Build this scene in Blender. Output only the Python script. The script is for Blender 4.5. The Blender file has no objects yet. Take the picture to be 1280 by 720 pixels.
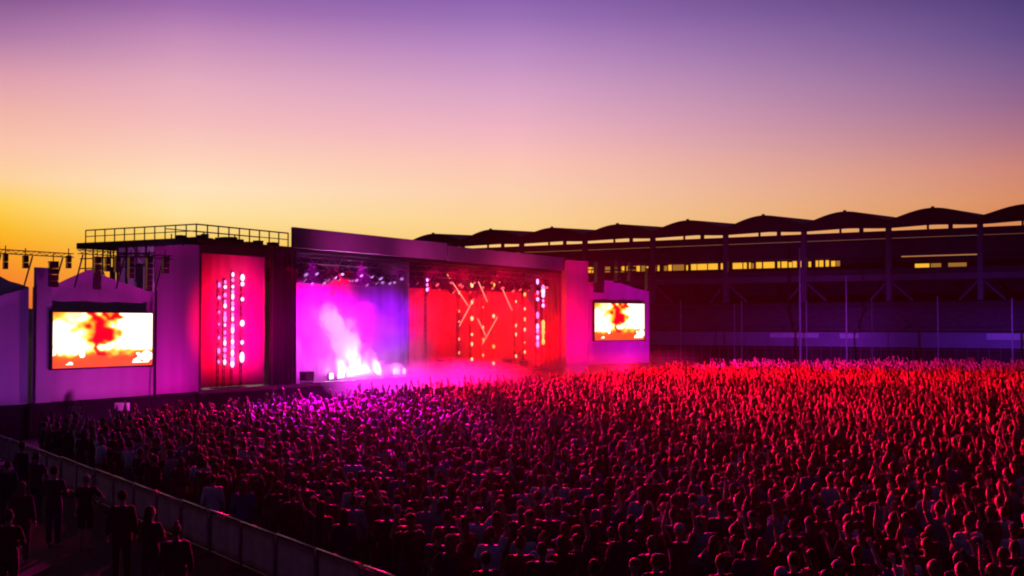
import bpy, bmesh, math, random
import numpy as np
from mathutils import Vector, Matrix
R = math.radians
rng = random.Random(7)
nrng = np.random.default_rng(11)

# ------------------------------------------------------------------ camera
sc = bpy.context.scene
col = sc.collection
cam_d = bpy.data.cameras.new('camera')
cam = bpy.data.objects.new('camera', cam_d)
col.objects.link(cam)
F = 1500.0                      # focal length in photo pixels (photo 1280 wide)
CAMZ = 6.7
HOR = 405.0                     # eye level in the photo
cam_d.sensor_width = 36
cam_d.lens = 36 * F / 1280
cam_d.clip_start = 0.5
cam_d.clip_end = 12000
cam.location = (0, 0, CAMZ)
cam.rotation_euler = (R(90) + math.atan((HOR - 360) / F), 0, 0)
sc.camera = cam
sc.cycles.use_denoising = True
sc.cycles.max_bounces = 5
sc.cycles.diffuse_bounces = 0
sc.cycles.glossy_bounces = 2
sc.cycles.volume_bounces = 1
sc.cycles.sample_clamp_indirect = 4
sc.cycles.sample_clamp_direct = 0
sc.cycles.volume_step_rate = 1
sc.cycles.filter_width = 2.0
sc.unit_settings.scale_length = 0.78   # one scene unit is 0.78 m
sc.view_settings.view_transform = 'Standard'
sc.view_settings.look = 'None'
sc.view_settings.exposure = 0
sc.view_settings.gamma = 1


def lin(h):
    h = h.lstrip('#')
    out = []
    for i in (0, 2, 4):
        c = int(h[i:i + 2], 16) / 255
        out.append(c / 12.92 if c <= 0.04045 else ((c + 0.055) / 1.055) ** 2.4)
    return tuple(out)


# ------------------------------------------------------------------ world: dusk sky by direction
world = bpy.data.worlds.new('World')
sc.world = world
world.use_nodes = True
nt = world.node_tree
nt.nodes.clear()


def N(tree, typ, **kw):
    n = tree.nodes.new(typ)
    for k, v in kw.items():
        setattr(n, k, v)
    return n


def math_n(tree, op, a, b=None, c=None, clamp=False):
    n = tree.nodes.new('ShaderNodeMath')
    n.operation = op
    n.use_clamp = clamp
    for i, v in enumerate((a, b, c)):
        if v is None:
            continue
        if isinstance(v, (int, float)):
            n.inputs[i].default_value = v
        else:
            tree.links.new(v, n.inputs[i])
    return n.outputs[0]


def maprange(tree, v, a, b, c=0.0, d=1.0, smooth=False):
    n = tree.nodes.new('ShaderNodeMapRange')
    if smooth:
        n.interpolation_type = 'SMOOTHSTEP'
    tree.links.new(v, n.inputs[0])
    for i, x in enumerate((a, b, c, d)):
        n.inputs[i + 1].default_value = x
    return n.outputs[0]


tc = N(nt, 'ShaderNodeTexCoord')
sep = N(nt, 'ShaderNodeSeparateXYZ')
nt.links.new(tc.outputs['Generated'], sep.inputs[0])
az = math_n(nt, 'ARCTAN2', sep.outputs[0], sep.outputs[1])
el = math_n(nt, 'ARCSINE', sep.outputs[2])
elp = maprange(nt, el, 0.0, 0.30)


def sky_ramp(stops):
    n = N(nt, 'ShaderNodeValToRGB')
    cr = n.color_ramp
    cr.interpolation = 'B_SPLINE' if False else 'LINEAR'
    while len(cr.elements) < len(stops):
        cr.elements.new(0.5)
    for e, (y, h) in zip(cr.elements, stops):
        e.position = max(0, min(1, (math.atan((HOR - y) / F)) / 0.30))
        e.color = lin(h) + (1,)
    nt.links.new(elp, n.inputs[0])
    return n.outputs[0]


left = sky_ramp([(390, '#e8501c'), (350, '#f2802c'), (318, '#f79e0e'), (292, '#f8b90e'), (266, '#fbcc44'), (236, '#fbcf98'),
                 (200, '#f8c2a8'), (160, '#eeb2a6'), (120, '#dc9cac'), (70, '#a873a4'), (25, '#7f4f8c'), (-20, '#5f3a74')])
lmid = sky_ramp([(390, '#f0902a'), (340, '#f6b03c'), (305, '#f9cc5c'), (272, '#fde2a0'), (240, '#fee3bc'), (200, '#fccfba'),
                 (160, '#f4bcbc'), (110, '#e4abbe'), (60, '#c68db8'), (20, '#a26cac'), (-20, '#8056a0')])
mid = sky_ramp([(390, '#f0922a'), (340, '#f8b850'), (300, '#facd80'), (275, '#fbd294'), (240, '#fccfac'), (200, '#fbc4b6'),
                (160, '#efb4c2'), (110, '#d8a2c6'), (60, '#ba89c2'), (20, '#9c70b6'), (0, '#9066b0'), (-25, '#7d55a0')])
right = sky_ramp([(390, '#b85820'), (330, '#cf6a30'), (285, '#d67e4c'), (260, '#d4835c'), (225, '#c87b70'), (190, '#aa6c80'),
                  (150, '#8a5c88'), (110, '#6e5088'), (70, '#524080'), (30, '#403472'), (0, '#362b62'), (-20, '#332a5c')])


def mixc(tree, f, a, b, mode='MIX'):
    n = tree.nodes.new('ShaderNodeMix')
    n.data_type = 'RGBA'
    n.blend_type = mode
    for i, v in ((0, f), (6, a), (7, b)):
        if isinstance(v, (int, float)):
            n.inputs[i].default_value = v
        elif isinstance(v, tuple):
            n.inputs[i].default_value = v if len(v) == 4 else v + (1,)
        else:
            tree.links.new(v, n.inputs[i])
    return n.outputs[2]


f0 = maprange(nt, az, -0.42, -0.27, 0, 1)
f1 = maprange(nt, az, -0.27, -0.02, 0, 1)
f2 = maprange(nt, az, 0.0, 0.44, 0, 1)
c1 = mixc(nt, f1, mixc(nt, f0, left, lmid), mid)
c2 = mixc(nt, f2, c1, right)
# the glow fades towards the zenith and away from the sunset
fe = maprange(nt, el, 0.28, 0.55, 1.0, 0.0, True)
da = math_n(nt, 'ABSOLUTE', math_n(nt, 'ADD', az, 0.12))
fa = maprange(nt, da, 0.60, 1.5, 1.0, 0.0, True)
f = math_n(nt, 'MULTIPLY', fe, fa)
c3 = mixc(nt, f, (0.014, 0.0045, 0.030, 1), c2)
nish = N(nt, 'ShaderNodeTexSky')
nish.sky_type = 'NISHITA'
nish.sun_disc = False
nish.sun_elevation = R(0.5)
nish.sun_rotation = R(-30)
add = N(nt, 'ShaderNodeMix', data_type='RGBA', blend_type='ADD')
add.inputs[0].default_value = 0.004
nt.links.new(c3, add.inputs[6])
nt.links.new(nish.outputs[0], add.inputs[7])
bg = N(nt, 'ShaderNodeBackground')
bg.inputs[1].default_value = 1.0
nt.links.new(add.outputs[2], bg.inputs[0])
wo = N(nt, 'ShaderNodeOutputWorld')
nt.links.new(bg.outputs[0], wo.inputs[0])

# the sun has all but set behind the stage, far left
sl = bpy.data.lights.new('sun', 'SUN')
sl.energy = 0.04
sl.angle = R(2)
sl.color = (1, 0.45, 0.15)
so = bpy.data.objects.new('sun', sl)
col.objects.link(so)
so.rotation_euler = (R(88.5), 0, R(30 + 180) * 1.0)

# ------------------------------------------------------------------ materials


def mat(name, color, rough=0.8, var=0.25, scale=1.5, metal=0.0, emit=None, strength=0.0, bump=0.0, stretch=None, trans=0.0):
    m = bpy.data.materials.new(name)
    m.use_nodes = True
    t = m.node_tree
    p = t.nodes['Principled BSDF']
    p.inputs['Roughness'].default_value = rough
    p.inputs['Metallic'].default_value = metal
    tcn = t.nodes.new('ShaderNodeTexCoord')
    vec = tcn.outputs['Object']
    if stretch:
        mp = t.nodes.new('ShaderNodeMapping')
        mp.inputs['Scale'].default_value = stretch
        t.links.new(vec, mp.inputs[0])
        vec = mp.outputs[0]
    no = t.nodes.new('ShaderNodeTexNoise')
    no.inputs['Scale'].default_value = scale
    no.inputs['Detail'].default_value = 4
    t.links.new(vec, no.inputs['Vector'])
    a = tuple(max(0, c * (1 - var)) for c in color) + (1,)
    b = tuple(min(1, c * (1 + var)) for c in color) + (1,)
    t.links.new(mixc(t, maprange(t, no.outputs[0], 0.3, 0.7), a, b), p.inputs['Base Color'])
    if emit:
        p.inputs['Emission Color'].default_value = emit + (1,)
        p.inputs['Emission Strength'].default_value = strength
    if bump:
        bn = t.nodes.new('ShaderNodeBump')
        bn.inputs['Strength'].default_value = bump
        t.links.new(no.outputs[0], bn.inputs['Height'])
        t.links.new(bn.outputs[0], p.inputs['Normal'])
    return m


def mat_obj(name, rough=0.8, src='obj', var=0.2, scale=9):
    m = bpy.data.materials.new(name)
    m.use_nodes = True
    t = m.node_tree
    p = t.nodes['Principled BSDF']
    p.inputs['Roughness'].default_value = rough
    if src == 'obj':
        c = t.nodes.new('ShaderNodeObjectInfo').outputs['Color']
    else:
        a = t.nodes.new('ShaderNodeAttribute')
        a.attribute_name = 'col'
        c = a.outputs['Color']
    no = t.nodes.new('ShaderNodeTexNoise')
    no.inputs['Scale'].default_value = scale
    tcn = t.nodes.new('ShaderNodeTexCoord')
    t.links.new(tcn.outputs['Object'], no.inputs['Vector'])
    v = maprange(t, no.outputs[0], 0.3, 0.7, 1 - var, 1 + var)
    vm = t.nodes.new('ShaderNodeVectorMath')
    vm.operation = 'SCALE'
    t.links.new(c, vm.inputs[0])
    t.links.new(v, vm.inputs['Scale'])
    t.links.new(vm.outputs[0], p.inputs['Base Color'])
    return m


M = {}
M['ground'] = mat('trampled_grass', (0.018, 0.016, 0.011), 0.95, 0.5, 0.6, bump=0.4)
M['hill'] = mat('far_hill', (0.02, 0.02, 0.015), 1.0)
M['white_cloth'] = mat('white_cloth', (0.62, 0.6, 0.62), 0.85, 0.10, 0.5, bump=0.15, stretch=(1.6, 1.6, 0.25))
M['grey_cloth'] = mat('grey_cloth', (0.30, 0.28, 0.30), 0.85, 0.15, 0.7, bump=0.1, stretch=(1.5, 1.5, 0.3))
M['fascia'] = mat('fascia_vinyl', (0.5, 0.3, 0.5), 0.6, 0.10, 0.4)
M['black_cloth'] = mat('black_cloth', (0.005, 0.0045, 0.006), 0.9, 0.3, 1.0, stretch=(3, 3, 0.3))
M['divider_cloth'] = mat('divider_cloth', (0.22, 0.20, 0.22), 0.9, 0.4, 1.0, stretch=(2, 2, .3))
M['navy_cloth'] = mat('navy_cloth', (0.035, 0.025, 0.07), 0.9, 0.4, 1.4)
M['back_cloth'] = mat('projection_cloth', (0.22, 0.22, 0.22), 0.9, 0.2, 0.6, stretch=(2.2, 2.2, 0.18), bump=0.4)
M['mesh_scrim'] = mat('mesh_scrim', (0.50, 0.10, 0.24), 0.85, 0.2, 0.8, stretch=(1.5, 1.5, 0.4))
M['deck'] = mat('stage_deck', (0.08, 0.08, 0.085), 0.35, 0.3, 2)
M['steel'] = mat('scaffold_steel', (0.16, 0.15, 0.15), 0.45, 0.2, 4, metal=0.7)
M['dark_steel'] = mat('dark_steel', (0.03, 0.028, 0.03), 0.5, 0.2, 4, metal=0.4)
M['black_box'] = mat('black_paint', (0.015, 0.015, 0.017), 0.45, 0.2, 5)
M['galv'] = mat('galvanised_steel', (0.45, 0.45, 0.47), 0.35, 0.15, 8, metal=0.8)
M['shade_net'] = mat('shade_net', (0.42, 0.32, 0.45), 0.8, 0.2, 2.0, stretch=(1, 1, 1.5))
M['roof_skin'] = mat('roof_membrane', (0.02, 0.016, 0.022), 0.7, 0.2, 0.3)
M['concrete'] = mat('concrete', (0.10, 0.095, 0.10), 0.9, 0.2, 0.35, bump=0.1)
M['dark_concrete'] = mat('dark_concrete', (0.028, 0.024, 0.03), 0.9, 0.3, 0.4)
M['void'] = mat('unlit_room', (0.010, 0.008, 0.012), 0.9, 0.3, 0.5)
M['seats'] = mat('seat_rows', (0.06, 0.035, 0.07), 0.8, 0.35, 0.8, stretch=(1, 1, 6))
M['column'] = mat('painted_column', (0.10, 0.085, 0.11), 0.7, 0.15, 1)
M['pole'] = mat('pale_pole', (0.30, 0.27, 0.30), 0.6, 0.1, 2)
M['hoarding'] = mat('hoarding_board', (0.22, 0.20, 0.30), 0.8, 0.15, 0.3)
M['banner'] = mat('pale_banner', (0.55, 0.52, 0.62), 0.7, 0.15, 0.8)
M['sign_white'] = mat('sign_board', (0.7, 0.62, 0.64), 0.7, 0.1, 3)
M['win_lit'] = mat('lit_window', (0.3, 0.2, 0.05), 0.4, 0.1, 2, emit=(1.0, 0.50, 0.03), strength=1.0)
M['win_dim'] = mat('dim_window', (0.3, 0.2, 0.05), 0.4, 0.1, 2, emit=(0.9, 0.40, 0.06), strength=0.35)
M['strip_lamp'] = mat('strip_lamp', (0.3, 0.2, 0.1), 0.4, 0.1, 2, emit=(0.9, 0.38, 0.10), strength=0.45)
M['bulb_pink'] = mat('pink_bulb', (0.6, 0.5, 0.6), 0.4, 0.02, 2, emit=(1.0, 0.22, 0.75), strength=1.6)
M['bulb_white'] = mat('white_bulb', (0.8, 0.8, 0.8), 0.4, 0.02, 2, emit=(1.0, 0.62, 0.9), strength=1.9)
M['bulb_warm'] = mat('warm_bulb', (0.8, 0.7, 0.5), 0.4, 0.02, 2, emit=(1.0, 0.36, 0.16), strength=3.2)
M['bulb_yellow'] = mat('yellow_bulb', (0.8, 0.7, 0.3), 0.4, 0.02, 2, emit=(1.0, 0.6, 0.12), strength=1.3)
M['bulb_violet'] = mat('violet_bulb', (0.5, 0.3, 0.8), 0.4, 0.02, 2, emit=(0.62, 0.22, 1.0), strength=4)
M['bulb_rose'] = mat('rose_tube', (0.8, 0.4, 0.4), 0.4, 0.02, 2, emit=(1.0, 0.26, 0.18), strength=1.6)
M['lens_dim'] = mat('lamp_lens', (0.5, 0.45, 0.6), 0.2, 0.02, 2, emit=(0.65, 0.35, 1.0), strength=0.45)
M['lens_red'] = mat('red_lamp_lens', (0.6, 0.2, 0.2), 0.2, 0.02, 2, emit=(1.0, 0.10, 0.12), strength=1.2)
M['flood'] = mat('flood_face', (0.9, 0.9, 0.9), 0.3, 0.02, 2, emit=(1.0, 0.8, 1.0), strength=5)
M['skin'] = mat_obj('skin', 0.7)
M['hair'] = mat_obj('hair', 0.85, scale=40)
M['fabric'] = mat_obj('clothing', 0.85)
M['crowd'] = mat_obj('crowd_surfaces', 0.85, 'attr', 0.12)

# ------------------------------------------------------------------ mesh builder


class MB:
    def __init__(s):
        s.v, s.f = [], []

    def add(s, v, f):
        b = len(s.v)
        s.v += [tuple(p) for p in v]
        s.f += [tuple(i + b for i in q) for q in f]

    def box(s, a, b):
        (x0, y0, z0), (x1, y1, z1) = a, b
        v = [(x0, y0, z0), (x1, y0, z0), (x1, y1, z0), (x0, y1, z0), (x0, y0, z1), (x1, y0, z1), (x1, y1, z1), (x0, y1, z1)]
        s.add(v, [(0, 3, 2, 1), (4, 5, 6, 7), (0, 1, 5, 4), (1, 2, 6, 5), (2, 3, 7, 6), (3, 0, 4, 7)])

    def tube(s, pts, rad, n=8, cap=True, side=None, flat=1.0):
        """loft of rings along pts; rad scalar/list; flat squeezes across the second axis"""
        pts = [Vector(p) for p in pts]
        if not isinstance(rad, (list, tuple)):
            rad = [rad] * len(pts)
        vs = []
        prev = None
        for i, p in enumerate(pts):
            d = (pts[min(i + 1, len(pts) - 1)] - pts[max(i - 1, 0)])
            if d.length < 1e-9:
                d = Vector((0, 0, 1))
            d.normalize()
            if side is not None:
                a = Vector(side) - d * Vector(side).dot(d)
            else:
                a = prev if prev is not None else (Vector((1, 0, 0)) if abs(d.x) < 0.9 else Vector((0, 1, 0)))
                a = a - d * a.dot(d)
            a.normalize()
            prev = a
            b = d.cross(a)
            r = rad[i]
            rx, ry = (r if isinstance(r, tuple) else (r, r * flat))
            for k in range(n):
                t = 2 * math.pi * k / n
                vs.append(p + a * (math.cos(t) * rx) + b * (math.sin(t) * ry))
        fs = []
        for i in range(len(pts) - 1):
            for k in range(n):
                k2 = (k + 1) % n
                fs.append((i * n + k, i * n + k2, (i + 1) * n + k2, (i + 1) * n + k))
        if cap:
            fs.append(tuple(range(n - 1, -1, -1)))
            fs.append(tuple((len(pts) - 1) * n + k for k in range(n)))
        s.add(vs, fs)

    def ball(s, c, r, n=8, m=6):
        rx, ry, rz = r if isinstance(r, (tuple, list)) else (r, r, r)
        pts, rr = [], []
        vs = []
        for i in range(m + 1):
            ph = -math.pi / 2 + math.pi * i / m
            cz, cr = math.sin(ph), max(math.cos(ph), 0.02)
            for k in range(n):
                t = 2 * math.pi * k / n
                vs.append((c[0] + rx * cr * math.cos(t), c[1] + ry * cr * math.sin(t), c[2] + rz * cz))
        fs = [(i * n + k, i * n + (k + 1) % n, (i + 1) * n + (k + 1) % n, (i + 1) * n + k) for i in range(m) for k in range(n)]
        fs.append(tuple(range(n - 1, -1, -1)))
        fs.append(tuple(m * n + k for k in range(n)))
        s.add(vs, fs)

    def truss(s, p, q, w=0.4, r=0.03, step=0.6):
        """four-chord lattice truss from p to q"""
        p, q = Vector(p), Vector(q)
        d = (q - p)
        L = d.length
        d.normalize()
        up = Vector((0, 0, 1)) if abs(d.z) < 0.9 else Vector((1, 0, 0))
        a = d.cross(up).normalized()
        b = a.cross(d).normalized()
        offs = [(a * i + b * j) * (w / 2) for i, j in ((-1, -1), (1, -1), (1, 1), (-1, 1))]
        for o in offs:
            s.tube([p + o, q + o], r, 6)
        n = max(1, int(L / step))
        for k in range(n):
            s0, s1 = p + d * (L * k / n), p + d * (L * (k + 1) / n)
            for e in range(4):
                o1, o2 = offs[e], offs[(e + 1) % 4]
                if k % 2:
                    o1, o2 = o2, o1
                s.tube([s0 + o1, s1 + o2], r * 0.6, 4)

    def build(s, name, m, parent=None, loc=None, rz=0, smooth=False, bevel=0.0):
        me = bpy.data.meshes.new(name)
        me.from_pydata(s.v, [], s.f)
        me.update()
        if smooth:
            me.polygons.foreach_set('use_smooth', [True] * len(me.polygons))
        me.materials.append(m)
        o = bpy.data.objects.new(name, me)
        col.objects.link(o)
        if parent:
            o.parent = parent
        if loc is not None:
            o.location = loc
            o.rotation_euler = (0, 0, rz)
        if bevel:
            b = o.modifiers.new('bevel', 'BEVEL')
            b.width = bevel
            b.segments = 2
        return o


def tag(o, label=None, cat=None, group=None, kind=None):
    for k, v in (('label', label), ('category', cat), ('group', group), ('kind', kind)):
        if v:
            o[k] = v
    return o


def empty(name, loc, rz, label, cat, group=None):
    o = bpy.data.objects.new(name, None)
    o.empty_display_size = 0.3
    col.objects.link(o)
    o.location = loc
    o.rotation_euler = (0, 0, rz)
    return tag(o, label, cat, group)


def copy_tree(o, parent=None):
    c = o.copy()
    col.objects.link(c)
    c.parent = parent
    for ch in o.children:
        copy_tree(ch, c)
    return c


# ------------------------------------------------------------------ frames of reference
SO = Vector((-20.0, 83.5, 0))          # point on the stage front line
SRZ = R(60)                            # local x runs along the stage front, local y goes back
U = Vector((math.cos(SRZ), math.sin(SRZ), 0))
NB = Vector((-math.sin(SRZ), math.cos(SRZ), 0))


def W(t, b, z):
    return SO + U * t + NB * b + Vector((0, 0, z))


def t_at(px, b=0.0):
    """place along the stage line whose sight line is photo column px, b metres behind the front"""
    k = (px - 640) / F
    ox, oy = SO.x + NB.x * b, SO.y + NB.y * b
    return (k * oy - ox) / (U.x - k * U.y)


def z_at(t, b, py):
    return CAMZ + W(t, b, 0).y * (HOR - py) / F


def lamp(name, typ, loc, power, color, target=None, size=60, blend=0.6, radius=0.15, sx=1, sy=1):
    l = bpy.data.lights.new(name, typ)
    l.energy = power
    l.color = color
    if typ == 'SPOT':
        l.spot_size = R(size)
        l.spot_blend = blend
        l.shadow_soft_size = radius
    elif typ == 'AREA':
        l.shape = 'RECTANGLE'
        l.size, l.size_y = sx, sy
    else:
        l.shadow_soft_size = radius
    o = bpy.data.objects.new(name, l)
    col.objects.link(o)
    o.location = loc
    if target is not None:
        o.rotation_euler = (Vector(target) - Vector(loc)).to_track_quat('-Z', 'Y').to_euler()
    return o


# ------------------------------------------------------------------ ground and hills
g = MB()
g.add([(-4000, -300, 0), (4000, -300, 0), (4000, 6000, 0), (-4000, 6000, 0)], [(0, 1, 2, 3)])
tag(g.build('ground', M['ground']), kind='structure')
h = MB()
n = 90
vs, fs = [], []
for i in range(n + 1):
    x = -1500 + 2600 * i / n
    zt = 26 + 7 * math.sin(x * 0.006 + 1) + 3 * math.sin(x * 0.023) + 1.2 * math.sin(x * 0.11)
    for (dy, z) in ((-260, 0), (-120, zt * 0.6), (0, zt), (260, 0)):
        vs.append((x, 1100 + dy + 40 * math.sin(x * 0.004), z))
for i in range(n):
    for k in range(3):
        a = i * 4 + k
        fs.append((a, a + 4, a + 5, a + 1))
h.add(vs, fs)
tag(h.build('hills', M['hill'], smooth=True), kind='structure')

# ------------------------------------------------------------------ the twin concert stage
stage = empty('concert_stage', SO, SRZ, 'long twin-bay concert stage with purple left bay, red right bay and railed roof', 'stage')
T0, T1 = -2.4, 50.5
TP = t_at(365)          # where the fascia begins (about 7)
m = MB(); m.box((T0, 0.0, 1.95), (51.2, 14, 2.2)); m.build('deck', M['deck'], stage)
m = MB(); m.box((T0 + .02, 0.06, 0.0), (51.1, 13.9, 1.94)); m.build('deck_skirt', M['black_cloth'], stage)
# roof over both bays
m = MB(); m.box((T0, 0.3, 12.15), (51.2, 11.5, 12.5)); m.build('roof', M['dark_steel'], stage)
m = MB()
a, b_ = TP, t_at(557)
m.box((a, -0.15, 12.42), (b_, 0.12, 13.95))
m.build('fascia', M['fascia'], stage)
m = MB(); m.box((b_ + 0.35, -0.10, 12.38), (T1 + .9, 0.14, 13.75)); m.build('fascia', M['fascia'], stage)
m = MB(); m.box((b_ - 0.9, 0.14, 12.5), (b_ + 1.2, 1.4, 14.05)); m.build('roof_hatch', M['dark_steel'], stage)
# railed roof of the side tower
m = MB()
for t in np.arange(T0, TP, 1.05):
    m.tube([(t, 0.35, 12.5), (t, 0.35, 13.55)], 0.05, 6)
m.tube([(T0, 0.35, 13.5), (TP - .1, 0.35, 13.5)], 0.055, 6)
m.tube([(T0, 0.35, 13.02), (TP - .1, 0.35, 13.02)], 0.035, 6)
m.tube([(T0, 0.35, 13.5), (T0, 11.3, 13.5)], 0.05, 6)
m.tube([(T0, 0.35, 13.05), (T0, 11.3, 13.05)], 0.035, 6)
for b in np.arange(1.3, 11.4, 1.0):
    m.tube([(T0, b, 12.5), (T0, b, 13.5)], 0.045, 6)
for b in (3.2, 6.4):
    for t in (1.2, 4.4):
        m.tube([(t, b, 12.5), (t, b, 13.3)], 0.05, 6)
m.tube([(T0, 3.2, 13.3), (TP, 3.2, 13.3)], 0.04, 6)
m.build('roof_railing', M['dark_steel'], stage)
for k in range(20):
    t = rng.uniform(T0 + .4, TP - .9); b = rng.uniform(.8, 3.4); s_ = rng.uniform(.25, .7)
    m = MB(); m.box((t, b, 12.5), (t + s_, b + s_, 12.5 + rng.uniform(.2, .55))); m.build('roof_gear', M['dark_steel'], stage, bevel=.02)
# open scaffold behind the side wall
m = MB()
for b in (8.4, 9.5, 10.5, 11.3):
    for t in (T0, T0 + 1.6):
        m.tube([(t, b, 0), (t, b, 12.3)], 0.06, 6)
for z in (10.6, 8.6, 6.6, 4.4):
    m.tube([(T0, 7.7, z), (T0, 11.3, z)], 0.045, 6)
m.tube([(T0, 8.4, 8.6), (T0, 9.5, 10.6)], 0.035, 6)
for b in np.arange(1.0, 8.2, .9):
    m.tube([(T0 - .55, b, 8.9 if b % 2 < 1 else 9.6), (T0 - .55, b, 12.3)], 0.05, 5)
for z in (11.4, 10.7):
    m.tube([(T0 - .55, .8, z), (T0 - .55, 11.2, z)], 0.045, 5)
for b in (1.9, 4.6, 7.3):
    m.tube([(T0 - .55, b, 10.7), (T0 - .55, b + 1.4, 12.3)], 0.035, 5)
    m.box((T0 - .75, b + .3, 10.7 - 1.6), (T0 - .5, b + .62, 10.7))
m.box((T0 - .65, 0.4, 12.12), (T0 + .05, 11.5, 12.55))
m.build('scaffold', M['dark_steel'], stage)
# white side wall that runs back from the front corner
def cloth_panel(x0, x1, z0, z1, y, amp=0.05, nx=40, nz=6, th=0.05, top=None, axis='x', freq=2.2, seed=0):
    """hanging cloth: thin box with soft vertical folds"""
    v, fcs = [], []
    for side_ in (0, 1):
        for i in range(nx + 1):
            u = x0 + (x1 - x0) * i / nx
            zt = top(u) if top else z1
            for k in range(nz + 1):
                w_ = k / nz
                z = z0 + (zt - z0) * w_
                d = amp * (math.sin(u * freq + seed) + .5 * math.sin(u * freq * 2.3 + seed * 2 + z * .2)) * (1.0 - .4 * w_)
                yy = y + d + side_ * th
                v.append((u, yy, z) if axis == 'x' else (yy, u, z))
    S_ = (nx + 1) * (nz + 1)
    for i in range(nx):
        for k in range(nz):
            a_ = i * (nz + 1) + k
            b2 = a_ + nz + 1
            fcs.append((a_, b2, b2 + 1, a_ + 1))
            fcs.append((S_ + a_ + 1, S_ + b2 + 1, S_ + b2, S_ + a_))
    for i in range(nx):
        for k in (0, nz):
            a_ = i * (nz + 1) + k
            b2 = a_ + nz + 1
            fcs.append((a_, S_ + a_, S_ + b2, b2))
    for k in range(nz):
        for i in (0, nx):
            a_ = i * (nz + 1) + k
            fcs.append((a_, a_ + 1, S_ + a_ + 1, S_ + a_))
    mb = MB(); mb.add(v, fcs)
    return mb
cloth_panel(0.1, 7.9, 2.1, 12.1, T0 - .12, .06, axis='y').build('side_wall', M['white_cloth'], stage, smooth=True)
m = MB()
for z in (11.3, 11.7):
    pass
for (b, z0, z1) in ((1.0, 8.2, 11.5), (2.1, 7.6, 11.3), (3.4, 8.6, 11.6), (4.6, 9.0, 11.4), (5.6, 8.5, 11.5)):
    m.box((T0 - .36, b, z0), (T0 - .30, b + .32, z1))
m.build('hanging_drop', M['grey_cloth'], stage)
# red scrim of the side tower
cloth_panel(T0 + .25, 5.0, 2.3, 12.0, .8, .05, freq=3).build('scrim', M['mesh_scrim'], stage, smooth=True)
m = MB(); m.box((T0, 0.05, 2.2), (T0 + .22, 1.9, 12.1)); m.box((4.95, 0.05, 2.2), (5.1, .3, 12.1))
m.box((T0, 0.02, 11.55), (5.0, 0.3, 12.12))
for t in (-.2, 2.4):
    m.tube([(t, 1.9, 2.2), (t, 1.9, 12)], 0.05, 6)
for z in (4.6, 7.0, 9.4):
    m.tube([(T0, 1.9, z), (4.9, 1.9, z)], 0.045, 6)
m.build('tower_frame', M['dark_steel'], stage)
# black drapes: beside the tower, the pier between the bays, the wings
cloth_panel(5.15, t_at(371, .3), 2.2, 12.15, .3, .08, freq=5).build('black_drape', M['black_cloth'], stage, smooth=True)
TD0, TD1 = 24.0, 24.5
m = MB(); m.box((TD0 + .15, 1.4, 2.2), (TD1 - .15, 7.4, 12.15)); m.build('bay_divider', M['divider_cloth'], stage)
for (ta_, tb_) in ((TP + .7, TD0 - .05), (TD1 + .05, T1 - .05)):
    cloth_panel(ta_, tb_, 10.0, 12.12, 3.6, .06, nx=60, nz=2, freq=5, top=None).build('valance', M['navy_cloth'], stage, smooth=True)
m = MB(); m.box((T1, 0.3, 2.2), (51.1, 13.6, 12.15)); m.build('wing_wall', M['divider_cloth'], stage)
# back cloths, bowed so they catch the light unevenly
def bowed(x0, x1, y0, bow, z0, z1, ret=2.0):
    v, fc = [], []
    nx, nz = 60, 8
    for s_ in (0, .06):
        for i in range(nx + 1):
            u = i / nx
            x = x0 + (x1 - x0) * u
            y = y0 - bow * abs(2 * u - 1) ** 3 + .07 * math.sin(u * 110) + s_
            for k in range(nz + 1):
                v.append((x, y, z0 + (z1 - z0) * k / nz))
    S_ = (nx + 1) * (nz + 1)
    for i in range(nx):
        for k in range(nz):
            a_ = i * (nz + 1) + k
            b2 = a_ + nz + 1
            fc.append((a_, b2, b2 + 1, a_ + 1))
            fc.append((S_ + a_ + 1, S_ + b2 + 1, S_ + b2, S_ + a_))
    for k in range(nz):
        for i in (0, nx):
            a_ = i * (nz + 1) + k
            fc.append((a_, a_ + 1, S_ + a_ + 1, S_ + a_))
    mb = MB(); mb.add(v, fc); return mb
bowed(TP + .6, TD0 - .05, 7.2, 5.2, 2.2, 12.1).build('backdrop', M['back_cloth'], stage, smooth=True)
bowed(TD1 + .05, T1 - .05, 7.2, 5.2, 2.2, 12.1).build('backdrop', M['back_cloth'], stage, smooth=True)

# overhead trusses with moving heads
TR = 'lighting trusses under the stage roof'
for (t0, t1, b, z, wh) in ((TP + .3, TD0 - .3, .7, 11.6, 'front lighting truss over the purple bay'),
                           (TP + .6, TD0 - .3, 3.0, 11.3, 'second lighting truss inside the purple bay'),
                           (TD1 + .3, T1 - .3, .7, 11.6, 'front lighting truss over the red bay'),
                           (TD1 + .3, T1 - .3, 3.0, 11.3, 'second lighting truss inside the red bay')):
    m = MB(); m.truss((t0, 0, z), (t1, 0, z), .5, .035, .7)
    for t in np.linspace(t0 + .5, t1 - .5, 6):
        m.tube([(t, 0, z + .2), (t, 0, 12.2)], .02, 5)
    o = m.build('lighting_truss', M['steel'], None, W(0, b, 0), SRZ)
    tag(o, wh, 'truss', TR)


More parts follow.
